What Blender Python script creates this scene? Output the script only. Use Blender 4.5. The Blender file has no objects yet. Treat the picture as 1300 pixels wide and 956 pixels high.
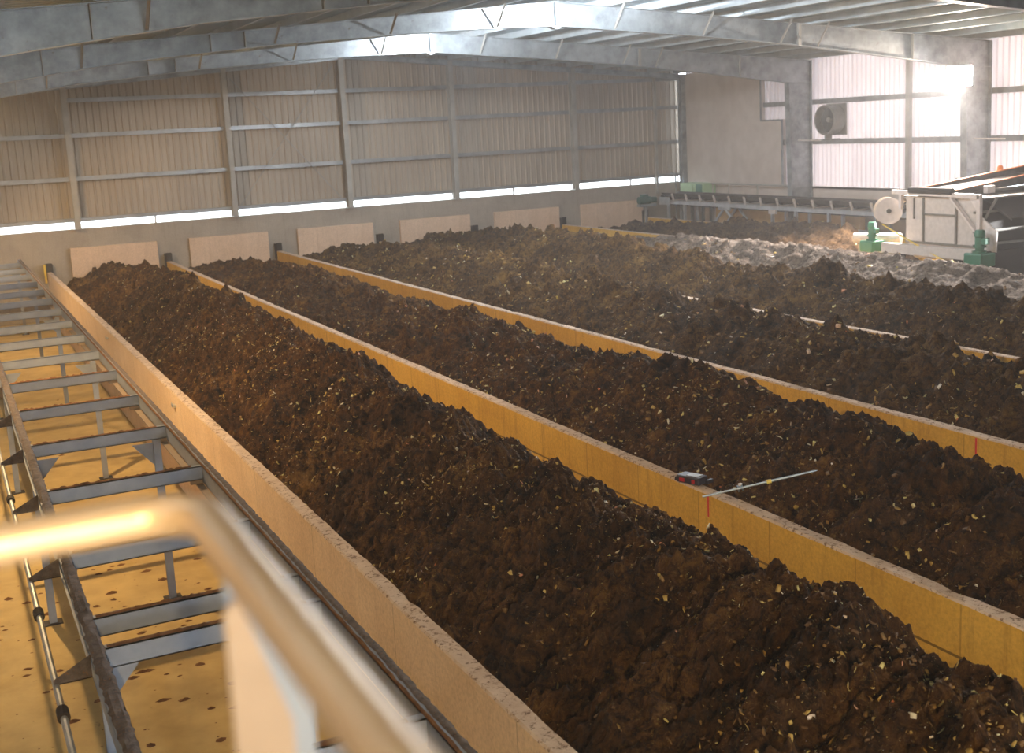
import bpy, math, random
import numpy as np
from mathutils import Vector, Matrix

random.seed(7)
RNG = np.random.default_rng(11)
COL = bpy.context.scene.collection
sc = bpy.context.scene

HAZE = .0022
CREST_POWER = 2600000
# ------------------------------------------------------------------ helpers
# All coordinates below are metres measured from the eye point (z = 0 is eye level,
# X runs along the gable wall, Y runs down the bays); the floor is at z = FL.
FL = -5.8
XR = 29.86          # inner face of the side wall
XL = -1.5
YB = 44.0           # inner face of the gable wall
YF = -8.0
ZT = -4.08          # top of the bay walls
RX = 14.65          # ridge
PITCH = 4.055       # bay spacing
WX = [3.383 + PITCH * i for i in range(7)]    # right faces of the seven bay walls
WT = 0.16


def zr(x):
    """underside of the purlins"""
    return 3.08 - 0.078 * abs(x - RX)


class MB:
    def __init__(s):
        s.v = []; s.f = []; s.m = []; s.mi = 0

    def add(s, vs, fs):
        b = len(s.v)
        s.v += [tuple(map(float, v)) for v in vs]
        for f in fs:
            s.f.append(tuple(b + i for i in f)); s.m.append(s.mi)
        return s

    def box(s, x0, x1, y0, y1, z0, z1):
        vs = [(x, y, z) for x in (x0, x1) for y in (y0, y1) for z in (z0, z1)]
        return s.add(vs, [(0, 1, 3, 2), (4, 6, 7, 5), (0, 4, 5, 1), (2, 3, 7, 6), (0, 2, 6, 4), (1, 5, 7, 3)])

    def beam(s, p, q, w, h, up=(0, 0, 1)):
        p = Vector(p); q = Vector(q); d = (q - p).normalized(); u = Vector(up)
        r = d.cross(u)
        if r.length < 1e-4:
            r = d.cross(Vector((1, 0, 0)))
        r.normalize(); u = r.cross(d)
        vs = []
        for a in (p, q):
            for i, j in ((-1, -1), (1, -1), (1, 1), (-1, 1)):
                vs.append(a + r * (w / 2 * i) + u * (h / 2 * j))
        return s.add(vs, [(3, 2, 1, 0), (4, 5, 6, 7), (0, 1, 5, 4), (1, 2, 6, 5), (2, 3, 7, 6), (3, 0, 4, 7)])

    def prism(s, poly, axis, a, b):
        """poly: 2D points in the two other axes (in x,y,z order); extruded along axis from a to b"""
        n = len(poly)

        def mk(p, t):
            return (t, p[0], p[1]) if axis == 0 else ((p[0], t, p[1]) if axis == 1 else (p[0], p[1], t))
        vs = [mk(p, a) for p in poly] + [mk(p, b) for p in poly]
        fs = [tuple(range(n))[::-1], tuple(range(n, 2 * n))]
        fs += [(i, (i + 1) % n, n + (i + 1) % n, n + i) for i in range(n)]
        return s.add(vs, fs)

    def tube(s, pts, r, n=12, caps=True):
        pts = [Vector(p) for p in pts]
        rs = r if isinstance(r, (list, tuple)) else [r] * len(pts)
        rings = []
        prev = None
        for i, p in enumerate(pts):
            d = (pts[min(i + 1, len(pts) - 1)] - pts[max(i - 1, 0)]).normalized()
            if prev is None:
                u = Vector((0, 0, 1)) if abs(d.z) < 0.9 else Vector((1, 0, 0))
                a = d.cross(u).normalized()
            else:
                a = (prev - d * prev.dot(d)).normalized()
            prev = a
            b = d.cross(a)
            rings.append([p + (a * math.cos(2 * math.pi * k / n) + b * math.sin(2 * math.pi * k / n)) * rs[i] for k in range(n)])
        vs = [v for ring in rings for v in ring]
        fs = []
        for i in range(len(pts) - 1):
            for k in range(n):
                k2 = (k + 1) % n
                fs.append((i * n + k, i * n + k2, (i + 1) * n + k2, (i + 1) * n + k))
        if caps:
            fs.append(tuple(range(n))[::-1]); fs.append(tuple((len(pts) - 1) * n + k for k in range(n)))
        return s.add(vs, fs)

    def lathe(s, c, axis, prof, n=32):
        """prof: list of (distance along axis, radius)"""
        ax = Vector(axis).normalized()
        u = Vector((0, 0, 1)) if abs(ax.z) < 0.9 else Vector((1, 0, 0))
        a = ax.cross(u).normalized(); b = ax.cross(a)
        c = Vector(c)
        vs = []
        for t, r in prof:
            for k in range(n):
                th = 2 * math.pi * k / n
                vs.append(c + ax * t + (a * math.cos(th) + b * math.sin(th)) * r)
        fs = []
        for i in range(len(prof) - 1):
            for k in range(n):
                k2 = (k + 1) % n
                fs.append((i * n + k, i * n + k2, (i + 1) * n + k2, (i + 1) * n + k))
        return s.add(vs, fs)


def link(name, me, parent=None, loc=None):
    o = bpy.data.objects.new(name, me)
    COL.objects.link(o)
    if parent is not None:
        o.parent = parent
    if loc is not None:
        o.location = loc
    return o


def wloc(o):
    v = Vector(o.location)
    return v if o.parent is None else v + wloc(o.parent)


def obj(name, mb, mats, parent=None, smooth=False, bevel=0.0):
    """mesh given in eye coordinates; stored relative to its parent"""
    off = wloc(parent) if parent is not None else Vector((0, 0, 0))
    me = bpy.data.meshes.new(name)
    if parent is None:
        vs = np.array(mb.v); c = vs.min(0) * .5 + vs.max(0) * .5; c[2] = vs[:, 2].min()
        off = Vector(c)
    me.from_pydata([(v[0] - off.x, v[1] - off.y, v[2] - off.z) for v in mb.v], [], mb.f)
    if not isinstance(mats, (list, tuple)):
        mats = [mats]
    for m in mats:
        me.materials.append(m)
    if len(mats) > 1:
        me.polygons.foreach_set('material_index', mb.m)
    if smooth:
        me.polygons.foreach_set('use_smooth', [True] * len(me.polygons))
    me.update()
    o = link(name, me, parent, off if parent is None else None)
    if bevel > 0:
        b = o.modifiers.new('edge', 'BEVEL'); b.width = bevel; b.segments = 2; b.limit_method = 'ANGLE'
        b.angle_limit = math.radians(40)
    if smooth:
        try:
            me.set_sharp_from_angle(angle=math.radians(35))
        except Exception:
            pass
    return o


def tag(o, label, cat, group=None, kind=None):
    o['label'] = label; o['category'] = cat
    if group: o['group'] = group
    if kind: o['kind'] = kind
    return o


def thing(name, label, cat, loc=(0, 0, 0), group=None, kind=None):
    return tag(link(name, None, None, Vector(loc)), label, cat, group, kind)


def structure(o):
    o['kind'] = 'structure'
    return o


def copy_tree(o, parent=None):
    c = o.copy(); COL.objects.link(c); c.parent = parent
    for ch in list(o.children):
        copy_tree(ch, c)
    return c


# ------------------------------------------------------------------ materials
def new_mat(name):
    m = bpy.data.materials.new(name); m.use_nodes = True
    nt = m.node_tree; nt.nodes.clear()
    out = nt.nodes.new('ShaderNodeOutputMaterial')
    b = nt.nodes.new('ShaderNodeBsdfPrincipled')
    nt.links.new(b.outputs[0], out.inputs[0])
    return m, nt, b, out


def noise(nt, scale, detail=6, rough=.6, vec=None, dist=0.0):
    n = nt.nodes.new('ShaderNodeTexNoise'); n.inputs['Scale'].default_value = scale
    n.inputs['Detail'].default_value = detail; n.inputs['Roughness'].default_value = rough
    n.inputs['Distortion'].default_value = dist
    if vec is not None: nt.links.new(vec, n.inputs['Vector'])
    return n


def ramp(nt, fac, stops):
    r = nt.nodes.new('ShaderNodeValToRGB')
    e = r.color_ramp.elements
    while len(e) > 1: e.remove(e[-1])
    e[0].position = stops[0][0]; e[0].color = (*stops[0][1], 1)
    for p, c in stops[1:]:
        k = e.new(p); k.color = (*c, 1)
    nt.links.new(fac, r.inputs[0])
    return r


def mixc(nt, fac, a, b, mode='MIX'):
    m = nt.nodes.new('ShaderNodeMix'); m.data_type = 'RGBA'; m.blend_type = mode
    for s, v in ((m.inputs['Factor'], fac), (m.inputs['A'], a), (m.inputs['B'], b)):
        if isinstance(v, (int, float)): s.default_value = v
        elif isinstance(v, tuple): s.default_value = (*v, 1)
        else: nt.links.new(v, s)
    return m.outputs['Result']


def math_n(nt, op, a, b=None):
    m = nt.nodes.new('ShaderNodeMath'); m.operation = op
    for s, v in ((m.inputs[0], a), (m.inputs[1], b)):
        if v is None: continue
        if isinstance(v, (int, float)): s.default_value = v
        else: nt.links.new(v, s)
    return m.outputs[0]


def coords(nt, scale=(1, 1, 1), kind='Object', rot=(0, 0, 0)):
    t = nt.nodes.new('ShaderNodeTexCoord'); mp = nt.nodes.new('ShaderNodeMapping')
    mp.inputs['Scale'].default_value = scale
    mp.inputs['Rotation'].default_value = rot
    nt.links.new(t.outputs[kind], mp.inputs[0])
    return mp.outputs[0]


def bump(nt, b, h, strength, dist=.02):
    n = nt.nodes.new('ShaderNodeBump'); n.inputs['Strength'].default_value = strength
    n.inputs['Distance'].default_value = dist
    nt.links.new(h, n.inputs['Height']); nt.links.new(n.outputs[0], b.inputs['Normal'])


def mat_mottled(name, c1, c2, scale=2.0, rough=.85, metal=0.0, bs=.3, bd=.01, stretch=(1, 1, 1), fine=40, c3=None, t3=.62):
    m, nt, b, out = new_mat(name)
    v = coords(nt, stretch)
    n = noise(nt, scale, 8, .62, v)
    r = ramp(nt, n.outputs['Fac'], [(.32, c1), (.68, c2)])
    col = r.outputs[0]
    f = noise(nt, fine, 5, .7, v)
    if c3 is not None:
        n3 = noise(nt, scale * 3.1, 9, .72, v, .4)
        k = ramp(nt, n3.outputs['Fac'], [(t3 - .03, (0, 0, 0)), (t3 + .04, (1, 1, 1))])
        col = mixc(nt, k.outputs[0], col, c3)
    nt.links.new(col, b.inputs['Base Color'])
    b.inputs['Roughness'].default_value = rough; b.inputs['Metallic'].default_value = metal
    bump(nt, b, f.outputs['Fac'], bs, bd)
    return m


def mat_plain(name, c, rough=.6, metal=0.0):
    """painted part with slight unevenness"""
    m, nt, b, out = new_mat(name)
    n = noise(nt, 9, 5, .6, coords(nt))
    r = ramp(nt, n.outputs['Fac'], [(.3, tuple(x * .82 for x in c)), (.7, c)])
    nt.links.new(r.outputs[0], b.inputs['Base Color'])
    b.inputs['Roughness'].default_value = rough; b.inputs['Metallic'].default_value = metal
    return m


def mat_wall_concrete(name, c1, c2, stain, groove_z=None, pitch=None, streak=.5):
    """shuttered concrete: blotches, vertical run marks, dark formwork joints (object coordinates, z from the base)"""
    m, nt, b, out = new_mat(name)
    v = coords(nt)
    n = noise(nt, .9, 9, .65, v)
    col = ramp(nt, n.outputs['Fac'], [(.3, c1), (.7, c2)]).outputs[0]
    vs = coords(nt, (3.5, 3.5, .35))
    st = noise(nt, 2.2, 7, .7, vs)
    k = ramp(nt, st.outputs['Fac'], [(.52, (0, 0, 0)), (.75, (1, 1, 1))])
    col = mixc(nt, math_n(nt, 'MULTIPLY', k.outputs[0], streak), col, stain)
    fine = noise(nt, 28, 6, .7, v)
    k2 = ramp(nt, fine.outputs['Fac'], [(.3, (.75, .75, .75)), (.6, (1, 1, 1))])
    col = mixc(nt, 1.0, col, k2.outputs[0], 'MULTIPLY')
    h = fine.outputs['Fac']
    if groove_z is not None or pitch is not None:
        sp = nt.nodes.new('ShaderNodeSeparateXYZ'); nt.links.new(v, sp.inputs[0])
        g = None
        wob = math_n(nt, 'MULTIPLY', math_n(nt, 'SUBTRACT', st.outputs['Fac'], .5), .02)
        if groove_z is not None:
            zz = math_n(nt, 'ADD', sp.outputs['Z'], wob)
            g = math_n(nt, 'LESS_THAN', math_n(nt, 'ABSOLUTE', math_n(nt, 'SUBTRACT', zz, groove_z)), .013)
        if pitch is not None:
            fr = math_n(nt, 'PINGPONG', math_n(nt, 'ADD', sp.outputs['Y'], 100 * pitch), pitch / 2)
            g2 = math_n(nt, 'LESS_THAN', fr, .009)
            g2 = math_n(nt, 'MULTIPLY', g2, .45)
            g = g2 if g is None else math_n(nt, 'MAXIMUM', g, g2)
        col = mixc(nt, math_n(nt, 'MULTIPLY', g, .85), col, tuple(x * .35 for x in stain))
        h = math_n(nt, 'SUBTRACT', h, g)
    nt.links.new(col, b.inputs['Base Color'])
    b.inputs['Roughness'].default_value = .9
    bump(nt, b, h, .35, .012)
    return m


M = {}
M['steel'] = mat_mottled('galvanised_steel', (.40, .43, .46), (.56, .59, .62), 3, .42, .55, .08, .004)
M['frame'] = mat_mottled('frame_steel', (.19, .21, .225), (.38, .41, .43), 2.2, .38, .45, .15, .006, c3=(.20, .18, .155), t3=.64)
M['deck'] = mat_mottled('roof_deck_steel', (.34, .42, .46), (.42, .50, .54), 1.2, .6, .15, .1, .004)
M['purlin'] = mat_mottled('purlin_steel', (.36, .41, .44), (.48, .53, .56), 2, .42, .4, .1, .004)
M['cladding'] = mat_mottled('gable_cladding', (.34, .29, .235), (.43, .375, .31), .5, .6, .1, .05, .003, stretch=(1, 1, .3))
M['girt'] = mat_mottled('girt_steel', (.25, .26, .27), (.38, .39, .40), 2, .42, .5, .1, .004)
M['column'] = mat_mottled('column_paint', (.30, .29, .27), (.40, .39, .36), 2, .6, .1, .1, .004)
M['dado'] = mat_wall_concrete('gable_dado_concrete', (.33, .29, .245), (.45, .405, .345), (.24, .205, .165), streak=.45)
M['panel'] = mat_wall_concrete('bulkhead_panel_concrete', (.66, .49, .36), (.78, .60, .46), (.46, .32, .20), streak=.35)
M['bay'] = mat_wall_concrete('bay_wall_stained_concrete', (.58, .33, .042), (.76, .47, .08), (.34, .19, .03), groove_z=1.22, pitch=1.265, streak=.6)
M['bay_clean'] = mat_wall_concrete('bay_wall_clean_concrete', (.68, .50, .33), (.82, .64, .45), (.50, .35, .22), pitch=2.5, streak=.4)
M['bay_top'] = mat_mottled('bay_wall_top', (.50, .38, .29), (.66, .54, .44), 5, .95, 0, .6, .02, fine=30, c3=(.20, .13, .09), t3=.56)
M['floor'] = mat_mottled('floor_concrete', (.36, .26, .105), (.54, .40, .17), 1.4, .9, 0, .2, .01, c3=(.10, .055, .02), t3=.68)
M['masonry'] = mat_mottled('rendered_masonry', (.52, .47, .44), (.64, .59, .56), .8, .95, 0, .25, .01, fine=25)
M['dark'] = mat_plain('dark_rubber', (.028, .022, .02), .8)
M['tan'] = mat_mottled('tan_block', (.42, .27, .12), (.55, .38, .19), 2, .95, 0, .2, .01)
M['grime'] = mat_mottled('greasy_dirt', (.055, .045, .042), (.17, .14, .13), 14, .9, 0, .9, .02, fine=60, c3=(.25, .12, .04), t3=.6)
M['rust'] = mat_mottled('rusty_dirt', (.09, .035, .012), (.24, .11, .035), 14, .95, 0, .9, .02, fine=70)
M['paint'] = mat_mottled('blue_grey_steel', (.19, .225, .29), (.27, .31, .38), 3, .5, .2, .1, .004)
M['pipe'] = mat_mottled('handrail_galvanised', (.66, .50, .34), (.76, .60, .43), 6, .32, .4, .05, .002)
M['white'] = mat_plain('off_white_paint', (.62, .57, .54), .5)
M['reel'] = mat_plain('reel_white', (.74, .68, .66), .5)
M['yellow'] = mat_plain('yellow_paint', (.75, .55, .08), .5)
M['green'] = mat_plain('green_motor_paint', (.035, .18, .11), .45)
M['pale_green'] = mat_plain('pale_green_paint', (.42, .62, .38), .5)
M['dark_green'] = mat_plain('dark_green_paint', (.03, .10, .08), .5)
M['belt'] = mat_mottled('belt_rubber', (.035, .03, .028), (.07, .06, .055), 6, .8, 0, .3, .01)
M['orange'] = mat_plain('orange_paint', (.75, .22, .03), .4)
M['red'] = mat_plain('red_paint', (.70, .03, .03), .5)
M['red_dark'] = mat_plain('red_trim', (.45, .02, .03), .5)
M['meter'] = mat_plain('meter_black', (.03, .028, .04), .45)
M['display'] = mat_plain('meter_grey', (.28, .29, .30), .35)
M['chrome'] = mat_mottled('polished_steel', (.22, .27, .32), (.32, .38, .44), 10, .45, .7, .02, .001)
M['tin'] = mat_plain('post_steel', (.30, .23, .17), .5, .2)
M['fan'] = mat_plain('fan_grey', (.20, .19, .17), .6, .2)
M['fan_dark'] = mat_plain('fan_inside', (.06, .06, .055), .7)
M['ground'] = mat_mottled('yard_concrete', (.62, .62, .60), (.74, .74, .72), .2, .9, 0, .2, .02)


def mat_translucent(name):
    m, nt, b, out = new_mat(name)
    n = noise(nt, .6, 5, .6, coords(nt, (1, 1, .3)))
    r = ramp(nt, n.outputs['Fac'], [(.3, (.58, .52, .54)), (.7, (.72, .65, .66))])
    nt.links.new(r.outputs[0], b.inputs['Base Color']); b.inputs['Roughness'].default_value = .5
    t = nt.nodes.new('ShaderNodeBsdfTranslucent'); nt.links.new(r.outputs[0], t.inputs[0])
    mx = nt.nodes.new('ShaderNodeMixShader'); mx.inputs[0].default_value = .045
    nt.links.new(b.outputs[0], mx.inputs[1]); nt.links.new(t.outputs[0], mx.inputs[2])
    nt.links.new(mx.outputs[0], out.inputs[0])
    return m


M['sheet'] = mat_translucent('side_cladding_grp')


def mat_compost(name, dark, mid, lite, speck, sp_scale=16.0, sp_amt=.5):
    m, nt, b, out = new_mat(name)
    v = coords(nt)
    n1 = noise(nt, 1.1, 6, .6, v)
    n2 = noise(nt, 9, 10, .75, v, .5)
    s = math_n(nt, 'ADD', math_n(nt, 'MULTIPLY', n1.outputs['Fac'], .45), math_n(nt, 'MULTIPLY', n2.outputs['Fac'], .55))
    col = ramp(nt, s, [(.38, dark), (.52, mid), (.66, lite)]).outputs[0]
    fl = noise(nt, sp_scale * 1.8, 3, .5, v, 1.2)
    fk = ramp(nt, fl.outputs['Fac'], [(.62, (0, 0, 0)), (.68, (1, 1, 1))])
    fz = ramp(nt, n1.outputs['Fac'], [(.38, (0, 0, 0)), (.62, (1, 1, 1))])
    k = math_n(nt, 'MULTIPLY', fk.outputs[0], fz.outputs[0])
    hue = noise(nt, sp_scale * .9, 1, .5, v)
    sc_ = mixc(nt, hue.outputs['Fac'], speck, tuple(x * .25 for x in speck))
    col = mixc(nt, math_n(nt, 'MULTIPLY', k, sp_amt * 2), col, sc_)
    cr = ramp(nt, n2.outputs['Fac'], [(.38, (.22, .18, .16)), (.5, (1, 1, 1))])  # crevice shade put into the colour, dark where the bump is low
    col = mixc(nt, .8, col, cr.outputs[0], 'MULTIPLY')
    nt.links.new(col, b.inputs['Base Color'])
    b.inputs['Roughness'].default_value = .95
    b.inputs['Specular IOR Level'].default_value = .25
    f = noise(nt, 30, 8, .8, v)
    h = math_n(nt, 'ADD', math_n(nt, 'MULTIPLY', n2.outputs['Fac'], 2.0), f.outputs['Fac'])
    bump(nt, b, h, 1.0, .06)
    return m


M['compost'] = mat_compost('dark_compost', (.009, .003, .0007), (.095, .038, .008), (.30, .155, .034), (.55, .38, .09), 17, .30)
M['compost_b'] = mat_compost('brown_compost', (.013, .005, .0015), (.100, .048, .012), (.27, .155, .040), (.55, .40, .12), 14, .30)
M['compost_c'] = mat_compost('grey_brown_compost', (.040, .022, .010), (.12, .068, .030), (.22, .13, .06), (.42, .33, .20), 10, .25)
M['compost_g'] = mat_compost('pale_grey_compost', (.10, .078, .06), (.21, .17, .14), (.36, .31, .27), (.70, .66, .60), 9, .4)


def mat_scraps():
    m, nt, b, out = new_mat('plant_scraps')
    a = nt.nodes.new('ShaderNodeAttribute'); a.attribute_name = 'tint'
    r = ramp(nt, a.outputs['Fac'], [(0, (.10, .05, .015)), (.35, (.26, .15, .03)), (.6, (.46, .34, .09)),
                                    (.8, (.50, .46, .20)), (.92, (.62, .58, .50)), (.97, (.50, .14, .03)), (1, (.75, .73, .70))])
    nt.links.new(r.outputs[0], b.inputs['Base Color']); b.inputs['Roughness'].default_value = .7
    return m


M['scraps'] = mat_scraps()


def mat_emit(name, c, s):
    m, nt, b, out = new_mat(name)
    b.inputs['Base Color'].default_value = (*c, 1)
    b.inputs['Emission Color'].default_value = (*c, 1); b.inputs['Emission Strength'].default_value = s
    return m


M['lens'] = mat_emit('lamp_lens_white', (1, .93, .86), 220)
M['lens_warm'] = mat_emit('lamp_lens_warm', (1, .62, .28), 40)
M['lens_cool'] = mat_emit('lamp_lens_cool', (.9, .95, 1), 40)


def mat_glass():
    m, nt, b, out = new_mat('window_glass')
    t = nt.nodes.new('ShaderNodeBsdfTransparent'); t.inputs[0].default_value = (.96, .98, 1, 1)
    g = nt.nodes.new('ShaderNodeBsdfGlossy'); g.inputs['Roughness'].default_value = .05
    mx = nt.nodes.new('ShaderNodeMixShader'); mx.inputs[0].default_value = .06
    nt.links.new(t.outputs[0], mx.inputs[1]); nt.links.new(g.outputs[0], mx.inputs[2])
    nt.links.new(mx.outputs[0], out.inputs[0])
    return m


M['glass'] = mat_glass()

# ------------------------------------------------------------------ room shell
structure(obj('floor', MB().box(XL, XR, YF, YB, FL - .3, FL), M['floor']))
structure(obj('ground', MB().box(-150, 180, -140, 185, FL - .6, FL - .32), M['ground']))


def corrugated(mb, along, fixed, t0, t1, bot, top, rib=.24, depth=.035, sign=1):
    """trapezoid sheet. along=0: sheet runs in X at y=fixed; along=1: runs in Y at x=fixed. bot/top functions of t.
    sign: direction in which the ribs stand (towards the room = sign)"""
    prof = []
    t = t0
    while t < t1 - 1e-6:
        for dt, d in ((0, 0), (.58, 0), (.70, 1), (.88, 1)):
            tt = min(t + dt * rib, t1)
            prof.append((tt, d * depth * sign))
        t += rib
    prof.append((t1, 0))
    vs = []; fs = []
    for tt, d in prof:
        for z in (bot(tt), top(tt)):
            vs.append((tt, fixed + d, z) if along == 0 else (fixed + d, tt, z))
    for i in range(len(prof) - 1):
        fs.append((2 * i, 2 * i + 2, 2 * i + 3, 2 * i + 1))
    mb.add(vs, fs)


SILL = -2.70
HEAD = -2.44
# gable wall: dado, cladding, girts, columns
wb = link('wall_back', None, None, (XR / 2, YB, FL)); structure(wb)
mb = MB().box(XL, XR + .3, YB, YB + .3, FL, SILL)
obj('dado', mb, M['dado'], wb)
mb = MB()
corrugated(mb, 0, YB + .26, XL, XR, lambda t: HEAD, lambda t: zr(t) + .2, sign=-1)
obj('cladding', mb, M['cladding'], wb)
gcols = [-1.2, 4.43, 9.943, 14.375, 18.84, 24.32]
for gz in (1.72, .52, -.96):
    for a, b_ in zip(gcols, gcols[1:] + [XR - .1]):
        x0 = a + .1; x1 = b_ - .1
        if zr(x0) < gz + .15: continue
        g = MB()
        g.prism([(YB + .02, gz - .075), (YB + .20, gz - .075), (YB + .20, gz - .06), (YB + .035, gz - .06), (YB + .035, gz + .06),
                 (YB + .20, gz + .06), (YB + .20, gz + .075), (YB + .02, gz + .075)], 0, x0, x1)
        obj('girt', g, M['girt'], wb)
g = MB(); g.prism([(YB + .0, HEAD - .0), (YB + .22, HEAD), (YB + .22, HEAD + .12), (YB + .0, HEAD + .12)], 0, XL, XR)
obj('girt', g, M['girt'], wb)


def icolumn(mb, x, y, w, d, z0, z1, tf=.014, tw=.01, web='y'):
    """I section standing column; flanges face y (web='y') or x"""
    if web == 'y':
        mb.box(x - w / 2, x + w / 2, y - d / 2, y - d / 2 + tf, z0, z1)
        mb.box(x - w / 2, x + w / 2, y + d / 2 - tf, y + d / 2, z0, z1)
        mb.box(x - tw / 2, x + tw / 2, y - d / 2 + tf, y + d / 2 - tf, z0, z1)
    else:
        mb.box(x - d / 2, x - d / 2 + tf, y - w / 2, y + w / 2, z0, z1)
        mb.box(x + d / 2 - tf, x + d / 2, y - w / 2, y + w / 2, z0, z1)
        mb.box(x - d / 2 + tf, x + d / 2 - tf, y - tw / 2, y + tw / 2, z0, z1)


for cx in gcols[1:]:
    g = MB(); icolumn(g, cx, YB - .14, .19, .27, SILL + .01, zr(cx) - .02)
    c = obj('column', g, M['column'], wb)
    p = MB().box(cx - .14, cx + .14, YB - .29, YB + .02, SILL - .0, SILL + .03)
    obj('base_plate', p, M['column'], c)
g = MB(); g.box(28.34, 28.44, YB - .12, YB - .0, -3.15, zr(28.4)); obj('column', g, M['column'], wb)
g = MB(); icolumn(g, XR - .16, YB - .17, .22, .3, -3.3, zr(XR - .16)); obj('column', g, M['frame'], wb)
# gable rafter
g = MB()
for xa, xb in ((XL, RX), (RX, XR)):
    g.beam((xa, YB - .14, zr(xa) - .1), (xb, YB - .14, zr(xb) - .1), .2, .2)
obj('gable_rafter', g, M['frame'], wb)
# cross bracing rods between two of the columns
for a, b_ in (((10.2, -2.3), (14.1, 2.65)), ((10.2, 2.3), (14.1, -2.3))):
    g = MB().tube([(a[0], YB - .02, a[1]), (b_[0], YB - .02, b_[1])], .014, 8)
    obj('brace_rod', g, M['girt'], wb)

# ribbon windows in the gable wall
edges = [-1.0, 1.6] + [4.43, 7.10, 9.943, 14.375, 18.84, 21.49, 24.32, 27.14, 28.39, 29.60]
iscol = {4.43: .1, 9.943: .1, 14.375: .1, 18.84: .1, 24.32: .1}
nwin = 0
for a, b_ in zip(edges, edges[1:]):
    x0 = a + iscol.get(a, .03); x1 = b_ - iscol.get(b_, .03)
    nwin += 1
    w = link('window_%d' % nwin, None, None, ((x0 + x1) / 2, YB + .1, SILL)); structure(w)
    f = MB()
    f.box(x0 - .03, x0, YB + .06, YB + .14, SILL, HEAD); f.box(x1, x1 + .03, YB + .06, YB + .14, SILL, HEAD)
    f.box(x0 - .03, x1 + .03, YB + .06, YB + .14, SILL, SILL + .015); f.box(x0 - .03, x1 + .03, YB + .06, YB + .14, HEAD - .015, HEAD)
    obj('window_frame', f, M['white'], w)
    obj('glass', MB().box(x0, x1, YB + .09, YB + .096, SILL + .015, HEAD - .015), M['glass'], w)

# pale bulkhead panels standing against the dado, one behind each bay
ordn = ['first', 'second', 'third', 'fourth', 'fifth', 'sixth']
pan = [(4.07, 7.04, 'at the far end of the bay beside the rusty gantry'),
       (8.18, 11.09, 'behind the second bay from the rusty gantry'),
       (12.22, 15.24, 'behind the third bay from the rusty gantry'),
       (16.36, 19.38, 'behind the fourth bay from the rusty gantry'),
       (20.48, 23.47, 'behind the grey pile\'s bay, second from the long belt conveyor'),
       (24.53, 27.59, 'closest to the long belt conveyor')]
for x0, x1, where in pan:
    g = MB().box(x0, x1, YB - .14, YB - .01, FL + .1, -3.34)
    t = thing('bulkhead_panel', 'pale concrete panel ' + where, 'wall panel', ((x0 + x1) / 2, YB - .08, FL), 'pale bulkhead panels along the gable wall')
    obj('slab', g, M['panel'], t, bevel=.01)
    for k in (1, 2, 3):
        xx = x0 + (x1 - x0) * k / 4 + (.06 if k == 2 else 0)
        obj('batten', MB().box(xx - .012, xx + .012, YB - .152, YB - .14, FL + .1, -3.36), M['panel'], t)
    g = MB().box(x0 - .05, x1 + .05, YB - .16, YB - .005, FL, FL + .1)
    obj('footing', g, M['dado'], t)

# side wall on the conveyor side
wr = link('wall_right', None, None, (XR, 18, FL)); structure(wr)
g = MB(); g.box(XR, XR + .3, YF, YB, FL, -2.752)
obj('dado', g, M['masonry'], wr)
g = MB()
STY0, STY1 = 4.0, 28.5
corrugated(g, 1, XR + .24, YF, YB, lambda t: (HEAD if STY0 < t < STY1 else -2.75), lambda t: zr(XR) + .2, sign=-1, rib=.23, depth=.05)
obj('cladding', g, M['sheet'], wr)
for gz in (.371, -1.094):
    g = MB()
    g.prism([(XR - .0, gz - .09), (XR + .19, gz - .09), (XR + .19, gz - .075), (XR + .015, gz - .075), (XR + .015, gz + .075), (XR + .19, gz + .075),
             (XR + .19, gz + .09), (XR - .0, gz + .09)], 1, YF, 38.4 if gz > 0 else 37.25)
    obj('girt', g, M['girt'], wr)
obj('girt', MB().box(XR, XR + .2, YF, 37.2, -2.83, -2.752), M['girt'], wr)
obj('girt', MB().box(XR, XR + .2, STY0, STY1, HEAD, HEAD + .1), M['girt'], wr)
for py in (30.53, 22.9, 14.6):
    g = MB().box(XR - .12, XR + .02, py - .09, py + .09, -2.752, zr(XR)); obj('column', g, M['column'], wr)
# rendered masonry part beside the corner, with the sheeted notch left open above it
g = MB().prism([(37.2, -2.752), (YB, -2.752), (YB, zr(XR)), (38.45, zr(XR)), (38.45, -.2), (37.2, -.2)], 0, XR - .04, XR + .14)
obj('masonry_panel', g, M['masonry'], wr)
obj('trim', MB().box(XR - .07, XR - .04, 38.45, 38.52, -.2, zr(XR)), M['frame'], wr)
obj('trim', MB().box(XR - .07, XR - .04, 37.2, 38.5, -.26, -.2), M['frame'], wr)
obj('trim', MB().box(XR - .09, XR - .04, 37.14, 37.2, -2.75, -.2), M['frame'], wr)
# added unseen ribbon window, lets the outside spot reach the grey pile's crest
nwin += 1
w = link('window_%d' % nwin, None, None, (XR + .1, (STY0 + STY1) / 2, SILL)); structure(w)
f = MB()
for yy in np.arange(STY0, STY1 + .1, 3.5):
    f.box(XR + .08, XR + .16, yy - .02, yy + .02, SILL - .05, HEAD)
f.box(XR + .08, XR + .16, STY0, STY1, -2.752, SILL)
obj('window_frame', f, M['white'], w)
obj('glass', MB().box(XR + .10, XR + .106, STY0, STY1, SILL, HEAD), M['glass'], w)

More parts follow.
